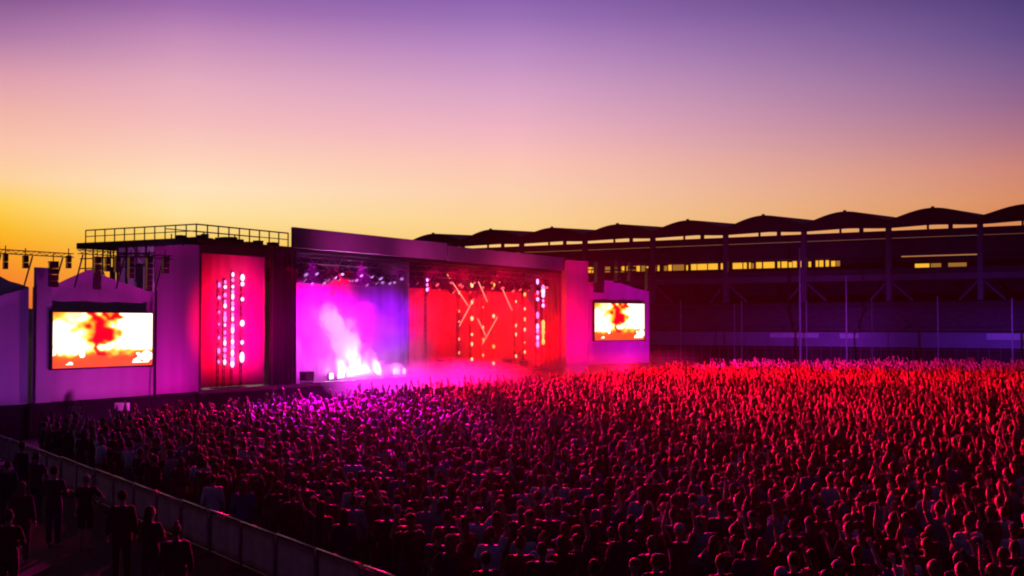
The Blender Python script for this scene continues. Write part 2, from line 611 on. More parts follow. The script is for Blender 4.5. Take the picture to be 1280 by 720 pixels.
def make_head(lens):
    root = empty('moving_light', (0, 0, 0), 0, 'x', 'stage light', 'moving lights hung under the stage roof')
    m = MB(); m.box((-.17, -.12, -.16), (.17, .12, 0)); m.build('base', M['black_box'], root)
    m = MB(); m.box((-.22, -.05, -.5), (-.18, .05, -.1)); m.box((.18, -.05, -.5), (.22, .05, -.1)); m.box((-.2, -.05, -.14), (.2, .05, -.09)); m.build('yoke', M['black_box'], root)
    m = MB(); m.tube([(0, .18, -.28), (0, .02, -.42), (0, -.2, -.6)], [.11, .16, .15], 12); h_ = m.build('head', M['black_box'], root, smooth=True)
    m = MB(); m.tube([(0, -.202, -.602), (0, -.215, -.614)], .125, 12); m.build('lens', lens, h_)
    return root
hv, hr = make_head(M['lens_dim']), make_head(M['lens_red'])
ords = ['first', 'second', 'third', 'fourth', 'fifth', 'sixth', 'seventh', 'eighth', 'ninth', 'tenth', 'eleventh', 'twelfth', 'thirteenth', 'fourteenth']
used = {}
for (t0, t1, b, z, proto, where) in ((TP + .8, TD0 - .8, .7, 11.35, hv, 'front truss of the purple bay'), (TP + .8, TD0 - .8, 3.0, 11.05, hv, 'second truss of the purple bay'),
                                     (TD1 + .8, T1 - .8, .7, 11.35, hr, 'front truss of the red bay'), (TD1 + .8, T1 - .8, 3.0, 11.05, hr, 'second truss of the red bay')):
    nn = 13
    for i in range(nn):
        t = t0 + (t1 - t0) * (i + .5 * rng.random()) / nn
        o = proto if proto not in used else copy_tree(proto)
        used[proto] = 1
        o.location = W(t, b, z - rng.choice([0, 0, .25, .5]))
        o.rotation_euler = (0, 0, SRZ + rng.uniform(-.9, .9))
        s_ = rng.uniform(1.0, 1.5)
        o.scale = (s_, s_, s_)
        o['label'] = 'black moving stage light, %s from the left on the %s' % (ords[i], where)


# hung line arrays
def line_array(loc, rz, nbox, w, hbox, label, curve=0.03, color='black_box'):
    root = empty('speaker_array', loc, rz, label, 'speakers', 'speaker arrays hung beside the stage')
    y, z, a_ = 0.0, 0.0, 0.0
    for k in range(nbox):
        m = MB()
        c_, s_ = math.cos(a_), math.sin(a_)
        pts = [(-w / 2, -.3), (w / 2, -.3), (w / 2 * .8, .35), (-w / 2 * .8, .35)]
        v = []
        for zz in (0, -hbox + .03):
            for (x, yy) in pts:
                v.append((x, y + yy * c_ + zz * s_, z + zz * c_ - yy * s_))
        m.add(v, [(0, 1, 2, 3), (7, 6, 5, 4), (0, 4, 5, 1), (1, 5, 6, 2), (2, 6, 7, 3), (3, 7, 4, 0)])
        m.build('speaker_box', M[color], root)
        z -= hbox * c_; y -= -hbox * s_ * -1
        a_ -= curve
    m = MB(); m.tube([(0, 0, -.05), (0, 0, .5)], .03, 6); m.box((-w / 2, -.3, .0), (w / 2, .3, .06)); m.build('rigging_frame', M['dark_steel'], root)
    return root


def array_px(px, py0, py1, wpx, b, label, base=None):
    t = t_at(px, b) if base is None else None
    p = W(t, b, 0)
    z1 = CAMZ + p.y * (HOR - py0) / F
    z0 = CAMZ + p.y * (HOR - py1) / F
    w = wpx * p.y / F
    nb = max(2, int(round((z1 - z0) / .36)))
    line_array((p.x, p.y, z1), SRZ - R(28), nb, w, (z1 - z0) / nb, label)


array_px(66, 328, 359, 11, -1.0, 'widest black speaker array hanging left of the gabled screen wall')
array_px(31, 321, 336, 6, -1.0, 'short dark speaker array hanging beside the white pillar, over the tent')
array_px(85, 321, 336, 5, -1.0, 'short dark speaker array at the right end of the left truss')
array_px(6, 318, 337, 5, -1.0, 'short reddish speaker array at the left edge against the sunset')
array_px(121, 322, 362, 8, -1.2, 'tall narrow black speaker array in front of the gable peak')
array_px(134, 322, 340, 6, -1.2, 'short speaker array just right of the gable peak')
array_px(146, 322, 341, 6, -1.2, 'short speaker array over the right slope of the gable')
array_px(163, 322, 348, 6, -1.2, 'mid length speaker array before the white side wall')
array_px(186, 322, 364, 7, -1.2, 'tall black speaker array reaching down beside the screen wall')
array_px(206, 322, 342, 7, -1.2, 'short speaker array at the right end of the long left truss')
for (x0, x1, py, b, lab) in ((-6, 90, 320, -1.0, 'thin dark truss over the tent and white pillar'), (98, 214, 321.5, -1.2, 'thin dark truss across the gabled screen wall')):
    t0, t1 = t_at(x0, b), t_at(x1, b)
    z = z_at(t0 * .5 + t1 * .5, b, py)
    m = MB(); m.truss((t0, 0, z + .15), (t1, 0, z + .15), .22, .025, .5)
    nP = max(2, int((t1 - t0) / 3))
    for k in range(nP + 1):
        t = t0 + .5 + (t1 - t0 - 1) * k / nP
        m.tube([(t, .25, z), (t, .95, 8.9)], .05, 6)
    tag(m.build('rigging_truss', M['dark_steel'], None, W(0, b, 0), SRZ), lab, 'truss', 'rigging trusses left of the stage')

# ------------------------------------------------------------------ left: gabled wall with the video screen
TG0, TG1 = t_at(41), t_at(193)
gab = empty('screen_wall', W(TG0, 0, 0), SRZ, 'white gabled cloth wall that carries the left video screen', 'screen wall')
LG = TG1 - TG0
xp = t_at(112) - TG0
ze = 8.85


def gtop(x):
    x0_ = t_at(63) - TG0
    if x < x0_:
        return ze
    if x < xp:
        return ze + (10.05 - ze) * ((x - x0_) / (xp - x0_)) ** .9
    return max(ze, 10.05 - (10.05 - ze) * ((x - xp) / (LG * .93 - xp)) ** .85)


cloth_panel(0.02, LG, 2.1, 9, 0.0, .03, nx=60, nz=10, top=gtop).build('wall_cloth', M['white_cloth'], gab, smooth=True)
m = MB(); m.box((0, .2, 0), (LG, 1.2, 2.08)); m.build('wall_base', M['black_cloth'], gab)
m = MB(); m.box((0.0, -.28, 2.1), (t_at(61) - TG0, -.06, 10.0)); m.build('pillar', M['white_cloth'], gab)
m = MB()
for x in (0.0 - .04, LG - .15):
    m.tube([(x, -.3, 2.1), (x, -.3, 8.9)], .06, 6)
m.build('edge_pole', M['dark_steel'], gab)
# wall that links to the stage corner
m = cloth_panel(LG + .03, -TG0 + T0 - .05, 2.12, 12.0, 0.0, .05, nx=30, nz=10, freq=2.6, top=lambda x: 11.75 + .3 * (x - LG) / (-TG0 + T0 - LG))
m.build('link_wall', M['white_cloth'], gab, smooth=True)
m = MB(); m.box((LG + .03, .2, 0), (-TG0 + T0 - .05, 1.2, 2.08)); m.build('wall_base', M['black_cloth'], gab)


# screens: every face is a block of LEDs with its own colour
def screen_image(seed, nx=104, ny=56):
    r_ = np.random.default_rng(seed)

    def noise(sx, sy):
        gx, gy = int(sx) + 2, int(sy) + 2
        g_ = r_.random((gy, gx))
        X, Y = np.meshgrid(np.linspace(0, sx, nx), np.linspace(0, sy, ny))
        xi, yi = X.astype(int), Y.astype(int)
        fx, fy = X - xi, Y - yi
        fx, fy = fx * fx * (3 - 2 * fx), fy * fy * (3 - 2 * fy)
        return (g_[yi, xi] * (1 - fx) + g_[yi, xi + 1] * fx) * (1 - fy) + (g_[yi + 1, xi] * (1 - fx) + g_[yi + 1, xi + 1] * fx) * fy
    fb = noise(5, 4) * .5 + noise(11, 8) * .3 + noise(24, 16) * .2
    fc = noise(7, 5) * .6 + noise(18, 12) * .4
    X, Y = np.meshgrid(np.linspace(0, 1, nx), np.linspace(0, 1, ny))      # Y up
    red, org, yel, wht = (np.array(c) for c in ((.75, .0, .0), (1.0, .16, .0), (1.0, .62, .05), (1.35, 1.25, 1.0)))
    heat = .55 + .9 * (fb - .5) + .2 * (Y - .5)
    heat += .75 * np.clip((X - .62) / .10, 0, 1) * np.clip((Y - .28) / .12, 0, 1)                 # white right side
    heat += .06
    heat -= .85 * np.exp(-(((X - .50 - .45 * (fc - .5)) / (.085 + .05 * np.cos(Y * 9))) ** 2))   # red figure in the middle
    low = np.clip((.30 - Y + .25 * (fc - .5)) / .1, 0, 1)
    heat = heat * (1 - low) + low * (.12 + .9 * (fc > .60) * (Y > .05))
    heat += .45 * np.exp(-(((X - .16) / .16) ** 2 + ((Y - .33) / .13) ** 2))
    heat += .35 * np.exp(-(((X - .07) / .1) ** 2 + ((Y - .62) / .18) ** 2))
    heat += .5 * np.exp(-(((X - .48) / .10) ** 2 + ((Y - .36) / .06) ** 2))
    heat = np.clip(heat, 0, 1)[..., None]
    c = np.where(heat < .33, red + (org - red) * heat / .33, np.where(heat < .6, org + (yel - org) * (heat - .33) / .27, yel + (wht - yel) * np.clip((heat - .6) / .22, 0, 1)))
    return c


m_scr = bpy.data.materials.new('led_screen')
m_scr.use_nodes = True
t_ = m_scr.node_tree
p_ = t_.nodes['Principled BSDF']
p_.inputs['Base Color'].default_value = (.02, .02, .02, 1)
an = t_.nodes.new('ShaderNodeAttribute'); an.attribute_name = 'col'
t_.links.new(an.outputs['Color'], p_.inputs['Emission Color'])
p_.inputs['Emission Strength'].default_value = 1.5


def video_screen(loc, rz, w, h_, seed, label):
    root = empty('video_screen', loc, rz, label, 'video screen', 'video screens beside the stage')
    img = screen_image(seed)
    ny, nx = img.shape[:2]
    v = [(w * i / nx, -.12, h_ * k / ny) for k in range(ny + 1) for i in range(nx + 1)]
    f_ = [(k * (nx + 1) + i, k * (nx + 1) + i + 1, (k + 1) * (nx + 1) + i + 1, (k + 1) * (nx + 1) + i) for k in range(ny) for i in range(nx)]
    m = MB(); m.add(v, f_)
    o = m.build('panel', m_scr, root)
    ca = o.data.color_attributes.new('col', 'FLOAT_COLOR', 'CORNER')
    arr = np.repeat(np.concatenate([img.reshape(-1, 3), np.ones((nx * ny, 1))], 1), 4, 0)
    ca.data.foreach_set('color', arr.astype(np.float32).ravel())
    m = MB()
    q = .10
    m.box((-q, -.15, -q), (w + q, .1, -.002)); m.box((-q, -.15, h_ + .002), (w + q, .1, h_ + q))
    m.box((-q, -.15, -.002), (-.002, .1, h_ + .002)); m.box((w + .002, -.15, -.002), (w + q, .1, h_ + .002))
    m.box((0, -.10, 0), (w, .1, h_))
    m.build('frame', M['black_box'], root)
    return root


ta, tb = t_at(64.5, -.35), t_at(189, -.35)
zl = z_at(ta, 0, 460.5); zh = z_at(ta, 0, 390.5)
video_screen(W(ta, -.35, zl), SRZ, tb - ta, zh - zl, 3, 'large video screen showing orange and white flames on the gabled wall at left')

# white tent further left
tent = empty('marquee_tent', W(-26, 0, 0), SRZ, 'white marquee tent with swagged roof at the left edge beside the pillar', 'tent')
Lt = 26 + TG0 - .1
cloth_panel(0, Lt, 2.05, 8.4, 0.3, .10, nx=50, nz=8, top=lambda x: 6.9 + 1.9 * (x / Lt) ** 1.6 * (1 if x <= Lt else 1), freq=1.7).build('tent_wall', M['white_cloth'], tent, smooth=True)
m = MB()
nv = 14
v, f_ = [], []
for i in range(nv + 1):
    x = Lt * i / nv
    zt = 6.95 + 1.9 * (x / Lt) ** 1.6
    for k in range(9):
        q = k / 8
        v.append((x, .25 + 7 * q, zt + .9 * math.sin(math.pi * q) - .25 * math.sin(math.pi * q * 2) ** 2))
for i in range(nv):
    for k in range(8):
        a_ = i * 9 + k
        f_.append((a_, a_ + 9, a_ + 10, a_ + 1))
m.add(v, f_); o = m.build('tent_roof', M['white_cloth'], tent, smooth=True)
sm = o.modifiers.new('thick', 'SOLIDIFY'); sm.thickness = .05
m = MB(); m.box((0, .5, 0), (Lt, 1.4, 2.03)); m.build('tent_base', M['black_cloth'], tent)

# ------------------------------------------------------------------ right: white tower and screen wall
RR = math.atan2(.69, .72)
RO = Vector((5.5, 127.5, 0))
UR = Vector((math.cos(RR), math.sin(RR), 0))


def tr_at(px):
    k = (px - 640) / F
    return (k * RO.y - RO.x) / (UR.x - k * UR.y)


def RW(t, b, z):
    return RO + UR * t + Vector((-UR.y, UR.x, 0)) * b + Vector((0, 0, z))


rw = empty('screen_wall', RO, RR, 'white cloth wall and tall tower right of the stage that carry the small video screen', 'screen wall')
cloth_panel(0, tr_at(733), 2.2, 13.5, -.3, .03, nx=14).build('tower_cloth', M['white_cloth'], rw, smooth=True)
m = MB(); m.box((0.05, -.2, 0), (tr_at(733) - .05, 2.5, 13.3)); m.build('tower_core', M['white_cloth'], rw)
LR = tr_at(812)
cloth_panel(tr_at(733) + .02, LR, 2.3, 11.2, 0, .04, nx=40, top=lambda x: 11.0 + .5 * math.sin((x - 3) * .42)).build('wall_cloth', M['white_cloth'], rw, smooth=True)
m = MB(); m.box((0, .2, 0), (LR, 1.2, 2.18)); m.build('wall_base', M['black_cloth'], rw)
m = MB()
for x in (LR - .1, tr_at(733) + .1):
    m.tube([(x, -.12, 0), (x, -.12, 12.6)], .07, 6)
m.tube([(tr_at(733), -.15, 12.6), (LR + .2, -.15, 12.6)], .07, 6)
m.build('frame_pole', M['dark_steel'], rw)
sa, sb = tr_at(741), tr_at(803)
ys = RW((sa + sb) / 2, 0, 0).y
zl, zh = CAMZ + ys * (HOR - 425) / F, CAMZ + ys * (HOR - 379.5) / F
video_screen(RW(sa, -.15, zl), RR, sb - sa, zh - zl, 3, 'small far video screen with pale flames on the wall right of the red bay')
for (px, y0, y1, wp, lab) in ((741, 328, 366, 12, 'dark speaker array hung nearest the right white tower'), (764, 326, 354, 7, 'narrow dark speaker array over the left corner of the right screen'),
                              (781, 328, 352, 9, 'short dark speaker array over the right half of the right screen'), (804, 336, 363, 12, 'dark speaker array at the outer end of the right screen wall')):
    p = RW(tr_at(px), -1.0, 0)
    z1, z0 = CAMZ + p.y * (HOR - y0) / F, CAMZ + p.y * (HOR - y1) / F
    nb = max(3, int((z1 - z0) / .4))
    line_array((p.x, p.y, z1), RR - R(10), nb, wp * p.y / F, (z1 - z0) / nb, lab, .02)
m = MB(); m.truss((tr_at(734), 0, 13.45), (tr_at(814), 0, 13.45), .3, .03, .6)
for x in (tr_at(735), tr_at(812)):
    m.tube([(x, .1, 13.4), (x, .9, 11.2)], .05, 6)
tag(m.build('rigging_truss', M['dark_steel'], None, RW(0, -1.0, 0), RR), 'dark truss that holds the speakers over the right screen wall', 'truss')


# ------------------------------------------------------------------ light columns and tubes
def light_column(t, b, ys_, mats, label, r=.13, name='light_column', frame=True):
    z0 = z_at(t, b, max(ys_)) - .4
    root = empty(name, W(t, b, 2.2), SRZ, label, 'stage light', 'upright light columns on the stage')
    z1 = z_at(t, b, min(ys_)) + .3
    m = MB(); m.truss((0, .2, 0), (0, .2, z1 - 2.2), .18, .02, .45); m.box((-.35, -.1, 0), (.35, .5, .05)); m.build('column_frame', M['dark_steel'], root)
    for k, y_ in enumerate(ys_):
        z = z_at(t, b, y_) - 2.2
        m = MB()
        rr = r * rng.uniform(.75, 1.25)
        m.ball((0, 0, z), (rr, rr * .7, rr * rng.uniform(1.0, 1.9)), 8, 6)
        m.build('bulb', M[mats[k % len(mats)]], root, smooth=True)
    return root


def yy(a, b, n, j=1.0):
    return [a + (b - a) * i / (n - 1) + rng.uniform(-j, j) for i in range(n)]


light_column(t_at(274, .6), .6, yy(356, 453, 7, 2), ['bulb_pink'], 'far left column of sparse pink lights on the red side tower', .10)
light_column(t_at(281.5, .6), .6, yy(352, 453, 14, 1.5), ['bulb_pink', 'bulb_white', 'bulb_pink'], 'second column of dense pink lights on the red side tower', .12)
light_column(t_at(291, .6), .6, yy(344, 455, 17, 1), ['bulb_white', 'bulb_pink'], 'tallest brightest column of white pink lights on the red side tower', .14)
light_column(t_at(303, .6), .6, [347, 355, 374, 404, 428, 446, 449], ['bulb_white'], 'right hand column of widely spaced big lights on the side tower', .17)
b0 = 3.2
light_column(t_at(534, .5), .5, [350, 356, 362], ['bulb_violet', 'bulb_pink'], 'short pair of violet lights on the pier between the bays', .13)
light_column(t_at(590, b0), b0, [355, 378, 398, 418, 430, 449], ['bulb_warm'], 'left light column in the red bay with warm dots', .15)
light_column(t_at(617, b0), b0, [356, 395, 433, 454], ['bulb_yellow', 'bulb_warm'], 'middle light column in the red bay with four spaced dots', .20)
light_column(t_at(645, b0), b0, [377, 407, 418, 445], ['bulb_warm'], 'fainter light column in the red bay right of centre', .11)
light_column(t_at(672, .6), .6, [352, 366, 374, 394, 408, 414, 422, 430], ['bulb_violet', 'bulb_pink'], 'violet light column near the right end of the red bay', .17)
light_column(t_at(679, .6), .6, [360, 364, 369, 376, 382, 404, 409, 415, 421, 427], ['bulb_pink', 'bulb_white', 'bulb_violet', 'bulb_pink', 'bulb_violet', 'bulb_yellow', 'bulb_yellow', 'bulb_yellow', 'bulb_yellow', 'bulb_yellow'], 'light column in the red bay turning from violet to yellow downwards', .20)
light_column(t_at(574, b0), b0, [366, 389, 402, 424, 441], ['bulb_warm'], 'dim added light column left of the first warm column in the red bay', .10)  # this and the next two columns are added for extra hot spots
light_column(t_at(656, b0), b0, [368, 386, 399, 412, 428, 440], ['bulb_yellow', 'bulb_warm'], 'added light column of small yellow dots right of the fainter column', .12)
light_column(t_at(604, b0 + .6), b0 + .6, [362, 384, 409, 425, 444], ['bulb_warm', 'bulb_yellow'], 'added light column of small dots between the two main red bay columns', .11)
TG = 'leaning light tubes in the red bay'
for (x0, y0, x1, y1, lab) in ((559, 343, 585, 382, 'long rose light tube leaning at the left of the red bay'), (598, 352, 609, 377, 'short rose light tube leaning right of the left light column'),
                              (597, 398, 607, 419, 'lowest rose light tube leaning at mid height of the red bay'),
                              (574, 408, 592, 374, 'rose light tube leaning the other way, left of the left light column'),
                              (624, 352, 640, 388, 'rose light tube leaning right of the middle light column'),
                              (603, 430, 622, 396, 'rose light tube crossing towards the middle light column')):
    bb = 2.6
    p0 = W(t_at(x0, bb), bb, z_at(t_at(x0, bb), bb, y0)); p1 = W(t_at(x1, bb), bb, z_at(t_at(x1, bb), bb, y1))
    root = empty('light_tube', p0, 0, lab, 'light tube', TG)
    m = MB(); m.tube([(0, 0, 0), p1 - p0], .05, 8); m.build('tube', M['bulb_rose'], root, smooth=True)
    m = MB(); m.tube([(0, 0, -.02), (0, 0, 11.3 - p0.z)], .015, 5); m.tube([(p1 - p0), (p1 - p0) + Vector((0, 0, 11.3 - p1.z))], .015, 5); m.build('hanging_wire', M['dark_steel'], root)

# ------------------------------------------------------------------ things on the deck
fl = 'white floodlights low on the purple bay floor'
proto = None
for i, (px, b, wd, lab) in enumerate(((413, 1.2, .5, 'leftmost'), (425, 1.6, .9, 'second'), (437, 1.9, 1.1, 'third'), (448, 2.1, 1.2, 'middle, brightest'), (459, 2.0, 1.1, 'fifth'), (472, 1.8, .7, 'sixth'), (494, 1.9, .9, 'last but one'), (504, 1.8, .5, 'rightmost'))):
    t = t_at(px, b)
    root = empty('flood_lamp', W(t, b, 2.2), SRZ, '%s white floodlight glaring on the purple bay floor' % lab, 'floodlight', fl)
    m = MB(); m.box((-wd / 2, -.12, .12), (wd / 2, .12, .62)); m.build('housing', M['black_box'], root)
    m = MB(); m.box((-wd / 2 + .03, -.14, .15), (wd / 2 - .03, -.122, .59)); m.build('lamp_face', M['flood'], root)
    m = MB(); m.box((-wd / 2 - .04, -.1, 0), (-wd / 2 - .003, .1, .3)); m.box((wd / 2 + .003, -.1, 0), (wd / 2 + .04, .1, .3)); m.box((-wd / 2, -.1, 0), (wd / 2, .1, .04)); m.build('bracket', M['dark_steel'], root)
# amplifiers, wedges, drum kit by the pier
for i, (px, b, s_, lab) in enumerate(((545, 1.4, 1.1, 'dark equipment case at the left end of the red bay floor'), (556, 1.8, 1.4, 'tallest dark equipment case behind the pier in the red bay'), (568, 1.2, .8, 'low dark equipment case on the red bay floor'), (634, 2.2, 1.0, 'dark equipment case in the middle of the red bay floor'), (384, 1.6, .9, 'dark equipment case at the left end of the purple bay floor'), (655, 2.0, .8, 'dark equipment case near the right end of the red bay floor'))):
    root = empty('equipment_case', W(t_at(px, b), b, 2.2), SRZ + rng.uniform(-.2, .2), lab, 'equipment case', 'equipment cases on the stage')
    m = MB(); m.box((-s_ / 2, -.35, .08), (s_ / 2, .35, s_ * .9)); m.build('case_body', M['black_box'], root, bevel=.02)
    m = MB()
    for x in (-s_ / 2, s_ / 2 - .03):
        m.box((x - .004, -.36, .076), (x + .034, .36, .12)); m.box((x - .004, -.36, s_ * .9 - .04), (x + .034, .36, s_ * .9 + .004))
    m.build('metal_edge', M['galv'], root)
    m = MB()
    for x in (-s_ / 2 + .1, s_ / 2 - .1):
        for y in (-.25, .25):
            m.tube([(x - .02, y, .04), (x + .02, y, .04)], .04, 8)
    m.build('castors', M['black_box'], root)
# kick drum and toms
dk = empty('drum_kit', W(t_at(550, 3.0), 3.0, 2.2), SRZ, 'dark drum kit with a round bass drum near the pier in the red bay', 'drum kit')
m = MB(); m.tube([(0, -.25, .3), (0, .25, .3)], .3, 20); m.build('bass_drum', M['fascia'], dk, smooth=False)
for x, y, z, r_ in ((-.25, .05, .78, .16), (.25, .05, .78, .17), (.6, .35, .45, .22)):
    m = MB(); m.tube([(x, y, z - .13), (x, y, z + .1)], r_, 16); m.build('tom_drum', M['fascia'], dk)
for x, y, z in ((-.65, .2, 1.15), (.7, .1, 1.2)):
    m = MB(); m.tube([(x, y, z), (x, y, z + .02), (x, y, z + .04)], [.24, .2, .04], 18); m.tube([(x, y, 0), (x, y, z)], .012, 6); m.build('cymbal', M['galv'], dk)
# ------------------------------------------------------------------ pit barrier in front of the stage
pb = empty('pit_barrier', W(-16, -9.7, 0), SRZ, 'low steel crowd barrier between the front row and the stage', 'barrier')
m = MB(); m.tube([(0, 0, 1.3), (72, 0, 1.3)], .04, 6); m.build('top_rail', M['galv'], pb)
m = MB(); m.box((0, -.01, .1), (72, .02, 1.25)); m.build('panel', M['shade_net'], pb)
m = MB()
for t in np.arange(.5, 72, 1.5):
    m.tube([(t, .05, 0), (t, .05, 1.3)], .03, 6); m.tube([(t, .05, 1.0), (t, .9, .02)], .025, 5)
m.build('strut', M['galv'], pb)
# thin bright edge of the service road in front of the side tower
# two small sign boards over the heads, near the left wall
for (px, py, wpx, hpx, lab) in ((95.5, 513, 13, 9, 'smaller pinkish blank board over the heads below the left video screen'), (154, 508, 18, 10, 'larger pinkish blank board over the heads below the left screen wall')):
    b = -3.2
    t = t_at(px, b); p = W(t, b, 0)
    z = CAMZ + p.y * (HOR - py) / F
    w, hh = wpx * p.y / F, hpx * p.y / F
    root = empty('sign_board', p, R(8), lab, 'sign board', 'blank boards before the left wall')
    m = MB(); m.box((-w / 2, -.03, z - hh / 2), (w / 2, .0, z + hh / 2)); m.build('board', M['sign_white'], root)
    m = MB(); m.tube([(-w / 3, .03, 0), (-w / 3, .03, z)], .025, 6); m.tube([(w / 3, .03, 0), (w / 3, .03, z)], .025, 6); m.build('post', M['dark_steel'], root)
# dark lorry-like low containers behind crowd at far left are left out: the photo shows only darkness

# ------------------------------------------------------------------ grandstand
GA = Vector((82, 192, 0))
GRZ = math.atan2(.545, -.838)
gs = empty('grandstand', GA, GRZ, 'long dark grandstand with scalloped roof and a row of lit yellow windows', 'grandstand')
GW0, GW1 = -16.0, 122.0
P = 14.8
GU = Vector((math.cos(GRZ), math.sin(GRZ), 0))


def gw_at(px):
    k = (px - 640) / F
    return (k * GA.y - GA.x) / (GU.x - k * GU.y)


def gz(w, py):
    return CAMZ + (GA.y + GU.y * w) * (HOR - py) / F


k = -1
while True:
    wc = 14 + P * k - P
    if wc - P / 2 > GW1:
        break
    v, f_ = [], []
    nx, ny = 20, 5
    pk = rng.uniform(1.55, 1.9)
    for i in range(nx + 1):
        u = -P / 2 + P * i / nx
        prof = (.5 + .5 * math.cos(2 * math.pi * u / P)) ** .62
        for j in range(ny + 1):
            q = j / ny
            v.append((wc + u, .6 - 22 * q, 24.35 + pk * prof * (1 - .15 * q) + 1.1 * q))
    for i in range(nx + 1):
        u = -P / 2 + P * i / nx
        for j in range(ny + 1):
            q = j / ny
            v.append((wc + u, .6 - 22 * q, 23.05 + .12 * math.cos(2 * math.pi * u / P) + 2.0 * q))
    S_ = (nx + 1) * (ny + 1)
    for i in range(nx):
        for j in range(ny):
            a_ = i * (ny + 1) + j
            b2 = a_ + ny + 1
            f_.append((a_, a_ + 1, b2 + 1, b2)); f_.append((S_ + a_, S_ + b2, S_ + b2 + 1, S_ + a_ + 1))
        for j in (0, ny):
            a_ = i * (ny + 1) + j; b2 = a_ + ny + 1
            f_.append((a_, b2, S_ + b2, S_ + a_))
    for j in range(ny):
        for i in (0, nx):
            a_ = i * (ny + 1) + j
            f_.append((a_, S_ + a_, S_ + a_ + 1, a_ + 1))
    m = MB(); m.add(v, f_)
    m.box((wc - .25, .3, 24.35 + pk - .1), (wc + .25, .62, 24.35 + pk + .22))
    m.build('roof_vault', M['roof_skin'], gs)
    # column at the valley and slim mullion of the clerestory
    wv = wc - P / 2
    m = MB(); m.box((wv - .42, -.3, 10.6), (wv + .42, .5, 24.3)); cobj = m.build('column', M['column'], gs)
    m = MB()
    m.tube([(wv, .0, 14.2), (wv + 3.6, -1, 10.7)], .20, 6)
    m.tube([(wv, .0, 14.2), (wv - 3.6, -1, 10.7)], .20, 6)
    m.build('brace', M['column'], cobj)
    for (qa, qb) in ((.74, 1.06), (-3.1, -2.4)):
        m = MB(); m.box((wc + qa, -.1, 22.3), (wc + qb, .2, 23.3)); m.build('mullion', M['roof_skin'], gs)
    k += 1
m = MB(); m.box((GW0, -.9, 21.55), (GW1, -.1, 22.56)); m.build('upper_beam', M['roof_skin'], gs)
m = MB(); m.box((GW0, -.08, 21.25), (GW1, .12, 21.5)); m.build('light_rail', M['column'], gs)
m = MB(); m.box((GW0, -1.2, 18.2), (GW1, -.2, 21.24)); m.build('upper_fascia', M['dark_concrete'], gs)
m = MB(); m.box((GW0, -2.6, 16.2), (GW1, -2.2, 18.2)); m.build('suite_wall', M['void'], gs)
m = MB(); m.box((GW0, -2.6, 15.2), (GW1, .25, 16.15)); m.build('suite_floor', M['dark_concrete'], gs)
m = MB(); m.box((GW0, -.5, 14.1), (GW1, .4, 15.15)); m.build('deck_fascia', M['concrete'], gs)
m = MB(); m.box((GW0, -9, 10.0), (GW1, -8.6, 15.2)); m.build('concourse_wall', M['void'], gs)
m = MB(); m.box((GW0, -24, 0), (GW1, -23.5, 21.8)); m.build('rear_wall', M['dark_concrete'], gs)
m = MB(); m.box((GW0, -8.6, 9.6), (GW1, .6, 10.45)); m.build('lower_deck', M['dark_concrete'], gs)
m = MB()
for i in range(10):
    z = 6.3 + i * .4
    m.box((GW0, .1 + 2.2 - i * .5, z), (GW1, .1 + 2.7 - i * .5, z + .42 - .005))
m.box((GW0, -6, 0), (GW1, 2.2, 6.25))
m.build('seat_tier', M['seats'], gs)
m = MB(); m.tube([(GW0, 4.9, 5.75), (GW1, 4.9, 5.75)], .07, 6)
for w in np.arange(GW0, GW1, 3):
    m.tube([(w, 4.9, 5.2), (w, 4.9, 5.75)], .04, 5)
m.build('rail', M['column'], gs)
m = MB(); m.box((GW0, 4.4, 2.85), (GW1, 5.0, 5.3)); m.build('hoarding', M['hoarding'], gs)
m = MB(); m.box((GW0, 2.3, 0), (GW1, 4.35, 5.2)); m.build('base_wall', M['dark_concrete'], gs)
m = MB()
for w in np.arange(GW0, GW1, 1.7):
    m.box((w, 4.7, 0), (w + .12, 4.85, 2.85))
for z in (.4, 2.4):
    m.box((GW0, 4.68, z), (GW1 - 1, 4.84, z + .1))
m.build('picket_fence', M['column'], gs)
# lit windows of the suites
wx = 728.0
while wx < 1042:
    wpx = rng.choice([2, 3, 4, 5, 7, 12, 14]) if 820 < wx < 960 else rng.choice([2, 3, 4, 5, 7])
    w0, w1 = gw_at(wx + wpx), gw_at(wx)
    if w1 < GW1:
        m = MB(); m.box((w0, -2.19, 16.85), (w1, -2.13, 17.95 - rng.choice([0, 0, .15])))
        m.build('window', M['win_lit' if rng.random() < .75 else 'win_dim'], gs)
    wx += wpx + rng.choice([1, 1.5, 2, 3, 4, 6])
for (xa, xb, mt) in ((1140, 1158, 'win_lit'), (1160, 1173, 'win_dim'), (1182, 1205, 'win_dim')):
    m = MB(); m.box((gw_at(xb), -2.19, 16.2), (gw_at(xa), -2.13, 16.9)); m.build('window', M[mt], gs)
m = MB(); m.box((gw_at(1222), -.18, 18.0), (gw_at(1127), -.1, 18.18)); m.build('strip_lamp', M['strip_lamp'], gs)
# banners on the hoarding
for (xa, xb, za, zb, lab) in ((975, 1035, 4.35, 5.15, 'long pale violet banner on the hoarding left of the tall light pole'), (1061, 1084, 4.3, 5.1, 'short pale violet banner on the hoarding in the middle'), (1241, 1290, 4.2, 5.2, 'brightest pale blue banner on the hoarding at the right edge')):
    w0, w1 = gw_at(xb), gw_at(xa)
    p0 = GA + GU * w0
    m = MB(); m.box((0, 5.02, za), (w1 - w0, 5.06, zb))
    tag(m.build('banner', M['banner'], None, (p0.x, p0.y, 0), GRZ), lab, 'banner', 'banners on the grandstand hoarding')
